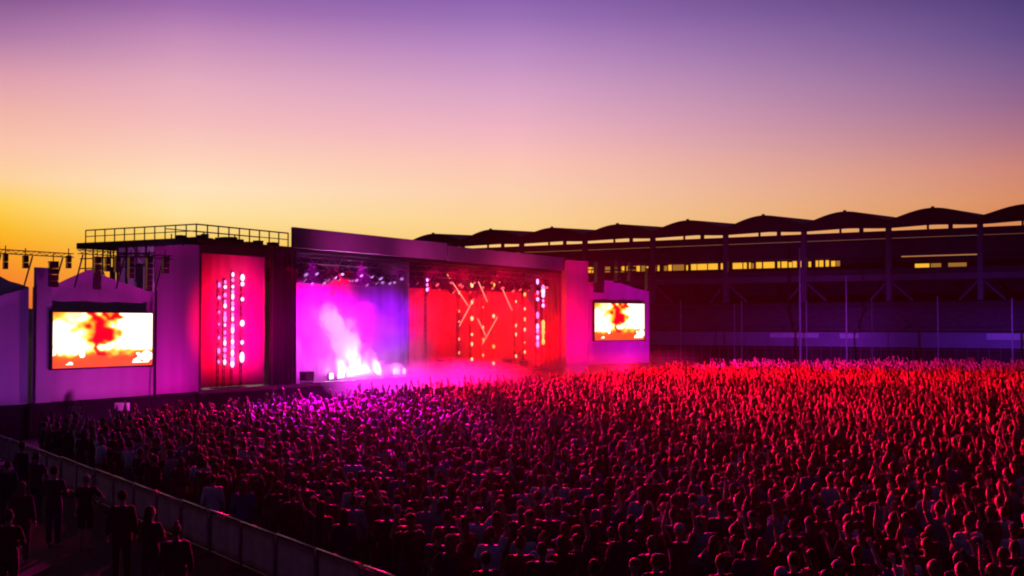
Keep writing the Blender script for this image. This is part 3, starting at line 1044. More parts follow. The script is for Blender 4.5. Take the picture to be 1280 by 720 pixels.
# poles before the stand
for (px, y0, y1, r_, lab) in ((851, 375, 456, .13, 'slim reddish pole, leftmost before the grandstand'), (927, 376, 420, .11, 'thick short pole left of the first banner'), (918, 380, 420, .08, 'thinner pole just left of the thick short pole'),
                              (1000, 310, 420, .17, 'tallest pole standing before the long banner'), (1008, 376, 420, .08, 'thin pole right beside the tallest pole'), (1058, 345, 440, .14, 'tall pole left of the short banner'),
                              (1090, 372, 452, .08, 'thin pole right of the short banner'), (1172, 370, 452, .11, 'pole before the plain blue hoarding'), (1265, 372, 425, .13, 'pole nearest the right edge before the bright banner')):
    D = (GA + GU * gw_at(px)).y - 9
    x = (px - 640) / F * D
    zt = CAMZ + D * (HOR - y0) / F
    root = empty('pole', (x, D, 0), 0, lab, 'pole', 'poles before the grandstand')
    m = MB(); m.tube([(0, 0, .05), (0, 0, zt)], [r_, r_ * .8], 8); m.build('shaft', M['pole'], root)
    m = MB(); m.tube([(0, 0, 0), (0, 0, .12)], r_ * 1.9, 8); m.build('foot', M['dark_steel'], root)

# ------------------------------------------------------------------ foreground fence
FA, FB = Vector((-2.0, 25.1, 0)), Vector((-25.5, 59.4, 0))
FD = (FB - FA)
FL = FD.length
FRZ = math.atan2(FD.y, FD.x)
fence = empty('fence', FA, FRZ, 'long low steel fence with dark netting that divides crowd from the dark lane', 'fence')
pan = 2.4
x = 0
i = 0
while x < FL:
    x1 = min(x + pan - .06, FL)
    dz = rng.uniform(-.018, .018); dy = rng.uniform(-.02, .02)
    m = MB()
    m.tube([(x, dy, .1), (x, dy, 1.27 + dz), (x + .03, dy, 1.3 + dz), (x1 - .03, dy + .01, 1.3 + dz + .008), (x1, dy + .01, 1.27 + dz), (x1, dy + .01, .1)], .03, 8)
    m.build('panel_frame', M['galv'], fence, smooth=True)
    m = MB(); m.tube([(x, dy, .14), (x1, dy, .14)], .018, 6); m.build('bottom_rail', M['steel'], fence)
    cloth_panel(x + .06, x1 - .06, .18, 1.24, dy, .018, nx=18, nz=5, th=.01, freq=rng.uniform(3, 5), seed=i).build('net_panel', M['shade_net'], fence, smooth=True)
    m = MB(); m.box((x - .07, -.55, 0), (x + .03, .35, .05)); m.tube([(x - .03, -.5, .05), (x - .03, -.02, 1.05)], .02, 6); m.tube([(x - .03, -.02, .04), (x - .03, -.02, 1.1)], .022, 6); m.build('foot', M['dark_steel'], fence)
    m = MB(); m.box((x - .06, dy - .045, 1.0), (x + .03, dy + .045, 1.07)); m.build('clamp', M['dark_steel'], fence)
    x += pan
    i += 1

# ------------------------------------------------------------------ people
def hand(mb, wrist, d, side, normal, s=1.0):
    """palm, four separate curled fingers and a thumb; d = hand direction, side = towards the thumb"""
    wrist, d, side, normal = Vector(wrist), Vector(d).normalized(), Vector(side).normalized(), Vector(normal).normalized()
    pe = wrist + d * .085
    mb.tube([wrist - d * .01, wrist + d * .03, wrist + d * .07, pe + d * .008], [(.022, .018), (.036, .016), (.041, .015), (.030, .010)], 10, side=side)
    for q, L in ((1.5, .070), (.5, .080), (-.5, .075), (-1.5, .058)):
        b = pe + side * (q * .021) - d * .012
        dd = (d + side * q * .13).normalized()
        p1 = b + dd * L * .55 + normal * .006
        p2 = b + dd * L * .98 + normal * .026
        mb.tube([b, p1, p2], [.0095, .009, .0075], 6)
    b = wrist + d * .028 + side * .030
    p1 = b + (side * .75 + d * .6).normalized() * .04
    p2 = p1 + (side * .35 + d * .85 + normal * .3).normalized() * .032
    mb.tube([b - side * .012, b, p1, p2], [.012, .012, .011, .0085], 6)


ARMS = {
    'down': ((.235, -.03, 1.13), (.255, .07, .90)),
    'up': ((.26, .05, 1.68), (.20, .10, 1.92)),
    'vee': ((.38, .05, 1.60), (.47, .08, 1.84)),
    'hip': ((.41, -.06, 1.17), (.235, .06, 1.02)),
    'chest': ((.255, .07, 1.15), (.09, .27, 1.27)),
    'hold': ((.27, .16, 1.34), (.13, .36, 1.56)),
    'fist': ((.27, .20, 1.56), (.25, .28, 1.80)),
    'cross': ((.25, .06, 1.15), (-.02, .20, 1.17)),
}
POSES = {
    'arms down': ('down', 'down'), 'both arms raised': ('up', 'up'), 'arms spread high': ('vee', 'vee'), 'right arm raised': ('up', 'down'),
    'left arm raised': ('down', 'vee'), 'hands clasped': ('chest', 'chest'), 'hand on hip': ('hip', 'down'), 'hands before face': ('hold', 'hold'),
    'right fist up': ('fist', 'chest'), 'arms folded': ('cross', 'cross'),
}
TORSO = [(.90, .155, .115), (.98, .165, .12), (1.08, .140, .105), (1.20, .150, .115), (1.32, .172, .125), (1.40, .165, .105), (1.45, .10, .075)]


def arm_pts(kind, sx):
    e, w = ARMS[kind]
    S = Vector((sx * .165, 0, 1.405))
    E = Vector((sx * e[0], e[1], e[2]))
    Wr = Vector((sx * w[0], w[1], w[2]))
    return S, E, Wr


def remesh(mb, name, vox, dec=1.0, smooth=2):
    me = bpy.data.meshes.new('tmp')
    me.from_pydata(mb.v, [], mb.f)
    o = bpy.data.objects.new('tmp', me)
    col.objects.link(o)
    r_ = o.modifiers.new('r', 'REMESH'); r_.mode = 'VOXEL'; r_.voxel_size = vox; r_.use_smooth_shade = True
    if smooth:
        s_ = o.modifiers.new('s', 'SMOOTH'); s_.factor = .5; s_.iterations = smooth
    if dec < 1:
        d_ = o.modifiers.new('d', 'DECIMATE'); d_.ratio = dec
    dg = bpy.context.evaluated_depsgraph_get()
    out = bpy.data.meshes.new_from_object(o.evaluated_get(dg))
    out.name = name
    bpy.data.objects.remove(o)
    bpy.data.meshes.remove(me)
    out.polygons.foreach_set('use_smooth', [True] * len(out.polygons))
    return out


def body_mesh(pose, slim):
    mb = MB()
    k = .92 if slim else 1.0
    mb.tube([(0, 0, z) for z, _, _ in TORSO], [(a * k, b_ * k) for _, a, b_ in TORSO], 16, side=(1, 0, 0))
    mb.tube([(0, -.005, 1.42), (0, .0, 1.48), (0, .012, 1.55)], [.062 * k, .052 * k, .052 * k], 12)
    mb.ball((0, .012, 1.625), (.074, .092, .108), 16, 12)
    mb.ball((0, .045, 1.565), (.048, .052, .045), 10, 8)          # jaw
    mb.tube([(0, .095, 1.64), (0, .118, 1.607), (0, .10, 1.598)], [.008, .014, .010], 6)   # nose
    for sx in (-1, 1):
        mb.ball((sx * .078, .0, 1.615), (.010, .02, .032), 8, 6)  # ears
        mb.ball((sx * .03, .088, 1.655), (.02, .012, .008), 8, 6)  # brow
    mb.ball((0, .098, 1.572), (.022, .010, .009), 8, 6)            # lips
    for sx, kind in ((1, pose[0]), (-1, pose[1])):
        S, E, Wr = arm_pts(kind, sx)
        mb.tube([S - Vector((sx * .03, 0, .0)), S, S.lerp(E, .35), S.lerp(E, .8), E, E.lerp(Wr, .25), E.lerp(Wr, .9), Wr + (Wr - E).normalized() * .01],
                [.05 * k, .056 * k, .050 * k, .041 * k, .038 * k, .040 * k, .026, .024], 10)
        d = (Wr - E).normalized()
        up = kind in ('up', 'vee', 'fist')
        side = Vector((-sx, 0, 0)) if not up else Vector((-sx, .2, 0))
        if kind in ('down', 'hip'):
            side = Vector((0, 1, 0))
        nrm = Vector((0, 1, 0)) if up else Vector((-sx, 0, 0))
        side = (side - d * side.dot(d)).normalized()
        nrm = d.cross(side) * (1 if d.cross(side).dot(nrm) > 0 else -1)
        hand(mb, Wr, d, side, nrm)
    for sx in (-1, 1):
        mb.tube([(sx * .085, 0, .96), (sx * .09, .005, .85), (sx * .095, .01, .66), (sx * .10, .0, .50), (sx * .10, -.012, .36), (sx * .10, -.01, .12), (sx * .10, -.01, .06)],
                [.09 * k, .085 * k, .066 * k, .05 * k, .052 * k, .033, .035], 12)
        mb.tube([(sx * .10, -.055, .04), (sx * .10, .02, .045), (sx * .105, .11, .03), (sx * .105, .17, .025)], [.033, .04, .036, .022], 8, flat=.8)
    return remesh(mb, 'person_body', .0085, .30, 2)


def shirt_mesh(pose, slim, long_=False):
    mb = MB()
    k = (.92 if slim else 1.0)
    mb.tube([(0, 0, z if z > .95 else .86) for z, _, _ in TORSO], [(a * k * 1.04 + .014, b_ * k * 1.04 + .014) for _, a, b_ in TORSO], 16, side=(1, 0, 0))
    mb.tube([(0, 0, 1.38), (0, 0, 1.455)], [.12 * k, .082 * k], 12)
    for sx, kind in ((1, pose[0]), (-1, pose[1])):
        S, E, Wr = arm_pts(kind, sx)
        if long_:
            mb.tube([S - Vector((sx * .04, 0, .0)), S, S.lerp(E, .5), E, E.lerp(Wr, .93)], [.066 * k, .070 * k, .062 * k, .055 * k, .042], 10)
        else:
            mb.tube([S - Vector((sx * .04, 0, .0)), S, S.lerp(E, .35), S.lerp(E, .68)], [.066 * k, .070 * k, .068 * k, .066 * k], 10)
    return remesh(mb, 'shirt', .014, .6, 2)


def trouser_mesh(shorts):
    mb = MB()
    mb.tube([(0, 0, z) for z in (.84, .90, .98, 1.0)], [(.17, .125), (.175, .13), (.172, .128), (.165, .12)], 14, side=(1, 0, 0))
    for sx in (-1, 1):
        P_ = [(sx * .088, 0, .93), (sx * .092, .005, .82), (sx * .097, .01, .66), (sx * .10, .0, .50)]
        R_ = [.10, .10, .084, .076]
        if not shorts:
            P_ += [(sx * .10, -.012, .30), (sx * .10, -.01, .10)]; R_ += [.066, .062]
        mb.tube(P_, R_, 12)
    return remesh(mb, 'trousers', .016, .6, 2)


def hair_mesh(style):
    mb = MB()
    mb.ball((0, -.008, 1.648), (.083, .097, .100), 16, 12)
    if style == 'long hair':
        mb.tube([(0, -.05, 1.66), (0, -.075, 1.56), (0, -.085, 1.44), (0, -.10, 1.30)], [(.078, .05), (.085, .045), (.095, .04), (.06, .025)], 12, side=(1, 0, 0))
    elif style == 'a bun':
        mb.ball((0, -.06, 1.765), (.042, .042, .04), 10, 8)
    elif style == 'a ponytail':
        mb.ball((0, -.115, 1.68), (.03, .03, .03), 8, 6)
        mb.tube([(0, -.11, 1.68), (0, -.15, 1.60), (0, -.14, 1.44)], [.028, .032, .012], 8)
    # cut the face free by pushing vertices behind the hairline
    me = remesh(mb, 'hair', .013, 1.0, 1)
    for v in me.vertices:
        if v.co.y > .03 and v.co.z < 1.685:
            v.co.y = .03 - (v.co.y - .03) * .3
            v.co.x *= .93
        w_ = .004 * math.sin(v.co.x * 190 + v.co.z * 60) * math.sin(v.co.z * 150 + v.co.y * 120)
        v.co += v.co.normalized() * 0 + Vector((v.co.x, v.co.y, v.co.z - 1.64)).normalized() * w_
    return me


def cap_mesh():
    mb = MB()
    mb.ball((0, -.002, 1.672), (.088, .103, .078), 16, 10)
    mb.tube([(0, .05, 1.672), (0, .12, 1.666), (0, .175, 1.655)], [(.075, .012), (.07, .010), (.045, .008)], 12, side=(1, 0, 0))
    me = remesh(mb, 'cap', .011, 1.0, 1)
    for v in me.vertices:
        if v.co.z < 1.652 and v.co.y < .09:
            v.co.z = 1.652
    return me


HAIRS = {s: hair_mesh(s) for s in ('short hair', 'long hair', 'a bun', 'a ponytail')}
HAIRS['a cap'] = cap_mesh()
for k_, me in HAIRS.items():
    me.materials.append(M['fabric' if k_ == 'a cap' else 'hair'])
TROU = [trouser_mesh(False), trouser_mesh(True)]
for me in TROU:
    me.materials.append(M['fabric'])
BODY, SHIRT = {}, {}
for pn, pp in POSES.items():
    slim = pn in ('both arms raised', 'left arm raised', 'hands before face', 'hand on hip')
    BODY[pn] = body_mesh(pp, slim); BODY[pn].materials.append(M['skin'])
    SHIRT[pn] = shirt_mesh(pp, slim, pn in ('arms down', 'arms folded')); SHIRT[pn].materials.append(M['fabric'])

SHIRTC = {'black': (.012, .012, .014), 'dark grey': (.045, .045, .05), 'navy': (.015, .02, .06), 'maroon': (.10, .015, .02), 'white': (.72, .72, .74), 'pale grey': (.35, .35, .37), 'blue': (.05, .10, .30)}
SHIRTW = [40, 17, 14, 9, 9, 5, 6]
SKINS = [(.45, .27, .19), (.52, .33, .24), (.36, .21, .14), (.22, .12, .08), (.55, .37, .28)]
HAIRC = [(.012, .009, .007), (.03, .018, .01), (.06, .035, .018), (.22, .14, .06)]
CAPC = [(.02, .02, .02), (.4, .4, .4), (.05, .02, .02), (.03, .04, .1)]
TROUC = [(.01, .01, .012), (.03, .04, .08), (.05, .05, .055), (.12, .10, .07)]


PS = 1.33          # people are 1.72 m tall and one scene unit is 0.78 m


def person(x, y, z, rz, label, shirt, hair, pose, group='people of the audience', s=1.0):
    s *= PS
    b = bpy.data.objects.new('person', BODY[pose])
    col.objects.link(b)
    b.location = (x, y, z); b.rotation_euler = (0, 0, rz); b.scale = (s, s, s)
    b.color = rng.choice(SKINS) + (1,)
    tag(b, label, 'person', group)
    for nm, me, c in (('shirt', SHIRT[pose], SHIRTC[shirt]), ('trousers', rng.choice(TROU), rng.choice(TROUC)),
                      ('cap' if hair == 'a cap' else 'hair', HAIRS[hair], rng.choice(CAPC if hair == 'a cap' else HAIRC))):
        o = bpy.data.objects.new(nm, me)
        col.objects.link(o)
        o.parent = b
        o.color = tuple(c) + (1,)
    return b


# where the audience stands: jittered grid between fence and pit barrier
def in_crowd(x, y):
    # right of the foreground fence
    d = Vector((x - FA.x, y - FA.y))
    n_ = Vector((FD.y, -FD.x)).normalized()
    if y < FB.y + 1 and d.dot(n_) < .45:
        return False
    # in front of the pit barrier
    q = Vector((x, y, 0)) - SO
    b = q.dot(NB); t = q.dot(U)
    if b > -10.6 - max(0, t - 54) * .12 + .25 * math.sin(t * .7):
        return False
    if y > 141 + 2.5 * math.sin(x * .31) + 1.5 * math.sin(x * 1.3):
        return False
    # before the grandstand
    g_ = Vector((x, y, 0)) - GA
    gy = g_.dot(Vector((-GU.y, GU.x, 0)))
    return gy > 26


pts = []
sp = 1.04
for yi in range(int(22 / sp), int(190 / sp)):
    y0 = yi * sp
    lim = y0 * .46 + 2
    for xi in range(int(-lim / sp), int(lim / sp) + 1):
        x = xi * sp + (yi % 2) * sp * .5 + rng.uniform(-.27, .27)
        y = y0 + rng.uniform(-.27, .27)
        if not in_crowd(x, y):
            continue
        dens = .97 if y < 100 else .9
        ge = (Vector((x, y, 0)) - GA).dot(Vector((-GU.y, GU.x, 0)))
        if ge < 38:
            dens *= (ge - 22) / 20
        dens *= .86 + .14 * math.sin(x * .9 + 1.3 * math.sin(y * .5)) * math.sin(y * .7 + x * .2) + .06
        if rng.random() > dens:
            continue
        if x < -16 and rng.random() < .15:
            continue
        pts.append((x, y))
pts.sort(key=lambda p: p[0] ** 2 + p[1] ** 2)
print('crowd', len(pts))


def proj(x, y, z):
    return 640 + F * x / y, HOR - F * (z - CAMZ) / y


COLS = [(-99, 41, 'under left tent'), (41, 195, 'under left screen'), (195, 345, 'under side tower'), (345, 440, 'under the floodlights'), (440, 530, 'under purple bay'),
        (530, 615, 'under red bay'), (615, 705, 'under wing wall'), (705, 815, 'under right screen'), (815, 915, 'beyond right screen'), (915, 1005, 'under long banner'),
        (1005, 1095, 'under short banner'), (1095, 1180, 'under blue hoarding'), (1180, 1400, 'at right edge')]
ROWS = [(690, 9999, 'lowest rank'), (655, 690, 'second rank up'), (625, 655, 'third rank up'), (600, 625, 'fourth rank up'), (0, 600, 'fifth rank up')]
individuals, rest = [], []
for (x, y) in pts:
    u, v = proj(x, y, 2.0)
    uu, vv = proj(x, y, 2.2)
    if len(individuals) < 284 and -8 < u < 1288 and vv < 722:
        individuals.append((x, y))
    elif (vv < 760 and -60 < u < 1340):
        rest.append((x, y))
    elif y > 24.5:
        rest.append((x, y))


def facing(x, y):
    tx, ty = SO.x + U.x * 27 + NB.x * 2, SO.y + U.y * 27 + NB.y * 2
    return math.atan2(-(tx - x), (ty - y)) + rng.gauss(0, .28)


buckets = {}
PN = list(POSES)
PW = [36, 4, 2, 5, 4, 12, 7, 8, 5, 6]
for (x, y) in individuals:
    u, v = proj(x, y, 2.05)
    c = next(n_ for a, b_, n_ in COLS if a <= u < b_) if u >= -99 else COLS[0][2]
    r_ = next(n_ for a, b_, n_ in ROWS if a <= v < b_)
    bk = buckets.setdefault((c, r_), set())
    for _ in range(60):
        sh = rng.choices(list(SHIRTC), SHIRTW)[0]
        hr_ = rng.choices(list(HAIRS), [40, 24, 10, 12, 14])[0]
        ps = rng.choices(PN, PW)[0]
        if (sh, hr_, ps) not in bk:
            break
    bk.add((sh, hr_, ps))
    person(x, y, 0, facing(x, y), 'person in %s top, %s, %s, %s %s' % (sh, hr_, ps, r_, c), sh, hr_, ps, s=rng.uniform(.93, 1.06))

# people in the dark lane outside the fence
lane_px = [(155, 618, 'black', 'short hair', 'arms down', 'dark standing figure out in the unlit lane, farthest right of the lane loners'),
           (110, 590, 'black', 'a cap', 'hand on hip', 'dark figure in a cap with hand on hip in the middle of the lane'),
           (70, 588, 'dark grey', 'short hair', 'arms folded', 'dark grey clad figure with folded arms in the lane'),
           (30, 602, 'maroon', 'long hair', 'arms down', 'long haired figure in maroon in the lane near the left edge'),
           (12, 574, 'navy', 'short hair', 'arms down', 'short haired navy clad figure at the left edge of the lane'),
           (48, 566, 'dark grey', 'a ponytail', 'hands clasped', 'ponytailed figure in the upper lane with hands clasped'),
           (190, 634, 'black', 'long hair', 'arms folded', 'long haired black clad figure near the fence, arms folded'),
           (222, 655, 'black', 'a bun', 'arms down', 'black clad figure with a bun close to the lower fence'),
           (14, 640, 'maroon', 'a ponytail', 'arms folded', 'ponytailed figure in maroon with folded arms at the left edge'),
           (30, 556, 'navy', 'a bun', 'arms down', 'navy clad figure with a bun near the far end of the fence')]
lane = []
for (px, py, sh, hr_, ps, lab) in lane_px:
    Y = (CAMZ - 2.28) * F / (py - HOR)
    lane.append(((px - 640) / F * Y, Y, sh, hr_, ps, lab))
for (x, y, sh, hr_, ps, lab) in lane:
    person(x, y, 0, facing(x, y), lab, sh, hr_, ps, 'people outside the fence', rng.uniform(.96, 1.05))

# the rest of the audience: one mass
def low_person(pose, hair, n, m_):
    """returns verts, tris, class per vertex (0 skin,1 shirt,2 trousers,3 hair)"""
    V, T, Cc = [], [], []

    def take(mb, cls):
        b = len(V)
        V.extend(mb.v); Cc.extend([cls] * len(mb.v))
        for f_ in mb.f:
            for q in range(1, len(f_) - 1):
                T.append((b + f_[0], b + f_[q], b + f_[q + 1]))
    a = MB(); a.tube([(0, 0, z) for z, _, _ in TORSO[1::2]] + [(0, 0, 1.46)], [(p + .015, q + .015) for _, p, q in TORSO[1::2]] + [(.08, .07)], n, side=(1, 0, 0)); take(a, 1)
    a = MB(); a.ball((0, .012, 1.60), (.078, .095, .125), n, m_); a.tube([(0, 0, 1.42), (0, 0, 1.56)], .055, max(4, n - 3), cap=False); take(a, 0)
    a = MB(); a.ball((0, -.016, 1.645), (.086, .098, .100), n, m_)
    if hair:
        a.tube([(0, -.05, 1.66), (0, -.08, 1.5), (0, -.09, 1.33)], [(.08, .05), (.09, .045), (.05, .025)], max(4, n - 2), side=(1, 0, 0))
    take(a, 3)
    for sx, kind in ((1, pose[0]), (-1, pose[1])):
        S, E, Wr = arm_pts(kind, sx)
        k2 = max(4, n - 3)
        a = MB(); a.tube([S - Vector((sx * .03, 0, 0)), S, S.lerp(E, .7)], [.06, .07, .062], k2); take(a, 1)
        d = (Wr - E).normalized()
        a = MB(); a.tube([S.lerp(E, .6), E, Wr, Wr + d * .07, Wr + d * .17], [.045, .04, .027, .042, .02], k2); take(a, 0)
    a = MB()
    a.tube([(0, 0, .0), (0, 0, .5), (0, 0, .98)], [(.16, .08), (.17, .1), (.175, .125)], max(4, n - 2), side=(1, 0, 0)); take(a, 2)
    return np.array(V, np.float32), np.array(T, np.int32), np.array(Cc)


LOD = {}
for lv, (n_, m_) in enumerate(((12, 8), (8, 5), (6, 4))):
    LOD[lv] = [low_person(POSES[p], h_, n_, m_) for p in PN for h_ in (0, 1)]
VV, TT, CO = [], [], []
base = 0
sc_list = list(SHIRTC.values())
for (x, y) in rest:
    d = math.hypot(x, y)
    lv = 0 if d < 58 else (1 if d < 95 else 2)
    up = .12 if d < 45 else (.30 if d < 75 else .45)
    w_ = [.28, up * .35, up * .2, up * .2, up * .25, .10, .05, .09, .07, .05]
    pi = rng.choices(range(10), w_)[0]
    v, t, c = LOD[lv][pi * 2 + (rng.random() < .35)]
    a = facing(x, y); s = rng.uniform(.92, 1.07) * PS
    ca, sa_ = math.cos(a), math.sin(a)
    o = np.empty_like(v)
    o[:, 0] = (v[:, 0] * ca - v[:, 1] * sa_) * s + x
    o[:, 1] = (v[:, 0] * sa_ + v[:, 1] * ca) * s + y
    o[:, 2] = v[:, 2] * s
    pal = np.array([rng.choice(SKINS), rng.choices(sc_list, SHIRTW)[0], rng.choice(TROUC), rng.choice(HAIRC)], np.float32)
    VV.append(o); TT.append(t + base); CO.append(pal[c]); base += len(v)
VV = np.concatenate(VV); TT = np.concatenate(TT); CO = np.concatenate(CO)
print('mass', len(rest), len(TT))
me = bpy.data.meshes.new('crowd')
me.vertices.add(len(VV)); me.vertices.foreach_set('co', VV.ravel())
me.loops.add(len(TT) * 3); me.loops.foreach_set('vertex_index', TT.ravel())
me.polygons.add(len(TT)); me.polygons.foreach_set('loop_start', np.arange(0, len(TT) * 3, 3, dtype=np.int32))
me.polygons.foreach_set('loop_total', np.full(len(TT), 3, np.int32))
me.polygons.foreach_set('use_smooth', np.ones(len(TT), bool))
ca = me.color_attributes.new('col', 'FLOAT_COLOR', 'POINT')
ca.data.foreach_set('color', np.concatenate([CO, np.ones((len(CO), 1), np.float32)], 1).ravel())
me.update(); me.validate()
me.materials.append(M['crowd'])
o = bpy.data.objects.new('crowd', me); col.objects.link(o)
tag(o, 'dense audience farther back filling the field up to the stage and grandstand', 'crowd', kind='stuff')

# ------------------------------------------------------------------ stage lighting
MAG, RED, VIO, PINK = (1.0, .0, .95), (1.0, .0, .015), (.32, .0, 1.0), (1.0, .0, .35)
KW = 1000
for t in (12, 15, 18):
    lamp('bay_wash', 'SPOT', W(t, .8, 9.8), 9 * KW, MAG, W(t + 1.5, 7, 5.0), 95, .9)
lamp('bay_wash', 'SPOT', W(16.5, .5, 2.9), 6 * KW, MAG, W(18, 7, 6), 110, .9)
lamp('bay_wash', 'SPOT', W(11.5, -2.0, 7), 8 * KW, VIO, W(9.4, 4, 6), 45, 1)
lamp('bay_wash', 'SPOT', W(19, -2.5, 7), 10 * KW, VIO, W(24, 4, 6.5), 60, 1)
lamp('bay_wash', 'SPOT', W(17, .8, 9.6), 9 * KW, (1, 0, .03), W(18, 7, 9.5), 80, .9)
for t in (30, 35, 40, 46):
    lamp('bay_wash', 'SPOT', W(t, .8, 9.8), 8.0 * KW, (1, 0, 0), W(t + 1.5, 7, 6.0), 100, .9)
lamp('bay_wash', 'SPOT', W(38, .5, 2.9), 4 * KW, (1, 0, 0), W(41, 7, 7), 120, .9)
lamp('bay_wash', 'SPOT', W(46, .5, 2.9), 5 * KW, (1, 0, 0), W(50, 4, 7), 120, .9)
lamp('bay_wash', 'SPOT', W(27, .6, 10), 4 * KW, (1, 0, .04), W(25.0, 5, 8), 70, .9)
# rows of fixtures catch violet light from the deck
lamp('truss_uplight', 'SPOT', W(14, -.2, 3), 1.0 * KW, (.45, .03, 1), W(15, 2, 11), 120, .9)
lamp('fascia_fill', 'SPOT', W(12, -6, 9), 1.0 * KW, (.8, .05, .5), W(15, 0, 13.2), 110, 1)  # three added spots in mid air, standing in for bounced light on the fascia
lamp('fascia_fill', 'SPOT', W(22, -6, 9), 1.2 * KW, (.8, .05, .4), W(26, 0, 13.2), 110, 1)
lamp('fascia_fill', 'SPOT', W(40, -6, 9), 1.4 * KW, (.8, .04, .25), W(40, 0, 13.2), 120, 1)
# the side tower
lamp('tower_wash', 'SPOT', W(-.2, -6, 5.5), 7 * KW, (1, 0, .03), W(.6, .8, 6.6), 78, 1)
lamp('tower_wash', 'SPOT', W(3.2, -6, 5.5), 6 * KW, (1, 0, .42), W(3.4, .8, 6.6), 80, 1)
# washes on the white walls
lamp('wall_wash', 'SPOT', W(-4.5, -5.5, 1.6), 1.1 * KW, (.95, .0, .55), W(-6, 0, 4.5), 120, 1)
lamp('wall_wash', 'SPOT', W(-11, -5.5, 1.6), .9 * KW, (.70, .03, .58), W(-11, 0, 4.5), 130, 1)
lamp('wall_wash', 'SPOT', W(-18.5, -5.5, 1.6), .55 * KW, (.45, .04, .75), W(-19, 0, 6), 130, 1)
lamp('wall_wash', 'SPOT', W(-6.5, 1.6, 9.2), .5 * KW, (.8, .12, .75), W(-2.4, 4, 10.5), 110, 1)
lamp('wall_wash', 'SPOT', RW(2, -7, 1.6), 1.7 * KW, (1, 0, .42), RW(4, 0, 6), 130, 1)
lamp('wall_wash', 'SPOT', RW(-2, -6, 3), 5.5 * KW, (1, 0, .04), RW(0, 0, 6), 75, 1)  # added lamp standing in for red spill from the bay
lamp('bay_wash', 'SPOT', W(46, -1.5, 3), 6.0 * KW, (1, 0, 0), W(50.5, 4, 7), 90, 1)
lamp('wall_wash', 'SPOT', RW(11, -7, 1.6), 1.9 * KW, (.9, 0, .8), RW(11, 0, 6), 130, 1)
# lamps over the audience
for (t, c, pw, tgt) in ((12, MAG, 50, (-15, 76, 1.5)), (16, MAG, 70, (-10, 84, 1.5)), (18, (.75, 0, 1), 35, (-8, 68, 1.5)), (21, PINK, 60, (-7, 62, 1.5)),
                        (28, (1, 0, .04), 700, (4, 80, 1.5)), (33, RED, 420, (14, 92, 1.5)), (38, RED, 300, (22, 105, 1.5)), (43, RED, 190, (30, 100, 1.5)), (48, RED, 130, (20, 122, 1.5)),
                        (46, (1, 0, .06), 300, (30, 66, 1.5)), (25, (1, 0, .10), 750, (0, 62, 1.5)), (30, (1, 0, .05), 620, (3, 74, 1.5)), (11, (1, 0, .12), 200, (-9, 60, 1.5)), (36, (1, 0, .04), 900, (13, 50, 1.5)), (49, (1, 0, .45), 170, (50, 135, 1.5))):
    lamp('crowd_light', 'SPOT', W(t, -.4, 11.6), pw * KW, c, tgt, {36: 40, 21: 28, 11: 24, 25: 34, 30: 40, 18: 40, 16: 40}.get(t, 55), .9, .25)
lamp('crowd_light', 'SPOT', W(15, -.4, 11.6), 1900 * KW, (1, 0, .85), (-8, 67, 1.5), 21, 1, .25)
lamp('crowd_light', 'SPOT', W(20, -.4, 11.6), 320 * KW, (.85, 0, .8), (-3, 52, 1.5), 18, 1, .25)
lamp('crowd_light', 'SPOT', W(9, -.4, 11.6), 900 * KW, MAG, (-12, 71, 1.5), 26, 1, .25)
lamp('crowd_light', 'SPOT', W(2, -.4, 11), 320 * KW, (1, 0, .07), (-16, 61, 1.5), 18, .8, .25)
lamp('crowd_light', 'SPOT', W(6, -.4, 11), 170 * KW, (1, 0, .07), (-4, 47, 1.5), 22, .8, .25)
lamp('crowd_light', 'SPOT', W(-6, -.8, 10.5), 75 * KW, (1, 0, .09), (-20.5, 57, 1.5), 26, .9, .2)
lamp('crowd_light', 'SPOT', W(4, -.4, 11.6), 200 * KW, (1, 0, .09), (-12, 60, 1.5), 20, .9, .2)
# blue and violet wash on the hoarding
lamp('hoarding_wash', 'SPOT', (70, 176, 7), 5 * KW, (.22, .03, .9), (74, 195, 4), 120, .9)
lamp('hoarding_wash', 'SPOT', (48, 188, 7), 7 * KW, (.35, .03, .9), (50, 208, 4), 120, .9)
lamp('hidden_stand_fill', 'SPOT', RW(13.5, 2.6, 6), 9 * KW, (1, 0, .25), (40, 215, 8), 60, .9)  # added lamp, hidden behind the screen wall, to redden the grandstand

# ------------------------------------------------------------------ smoke and haze
def volume_mat(name, dens, color=(1, 1, 1), aniso=.2, noise=None):
    m = bpy.data.materials.new(name)
    m.use_nodes = True
    t = m.node_tree
    t.nodes.remove(t.nodes['Principled BSDF'])
    pv = t.nodes.new('ShaderNodeVolumePrincipled')
    pv.inputs['Color'].default_value = color + (1,)
    pv.inputs['Density'].default_value = dens
    pv.inputs['Anisotropy'].default_value = aniso
    t.links.new(pv.outputs[0], t.nodes['Material Output'].inputs['Volume'])
    return m, t, pv


hz, _, _ = volume_mat('haze_air', .00003, (.95, .92, .98), .35)
m = MB(); m.box((-330, -60, -1), (330, 420, 29))
tag(m.build('haze', hz), 'thin smoky air over the whole field', 'haze', kind='stuff')

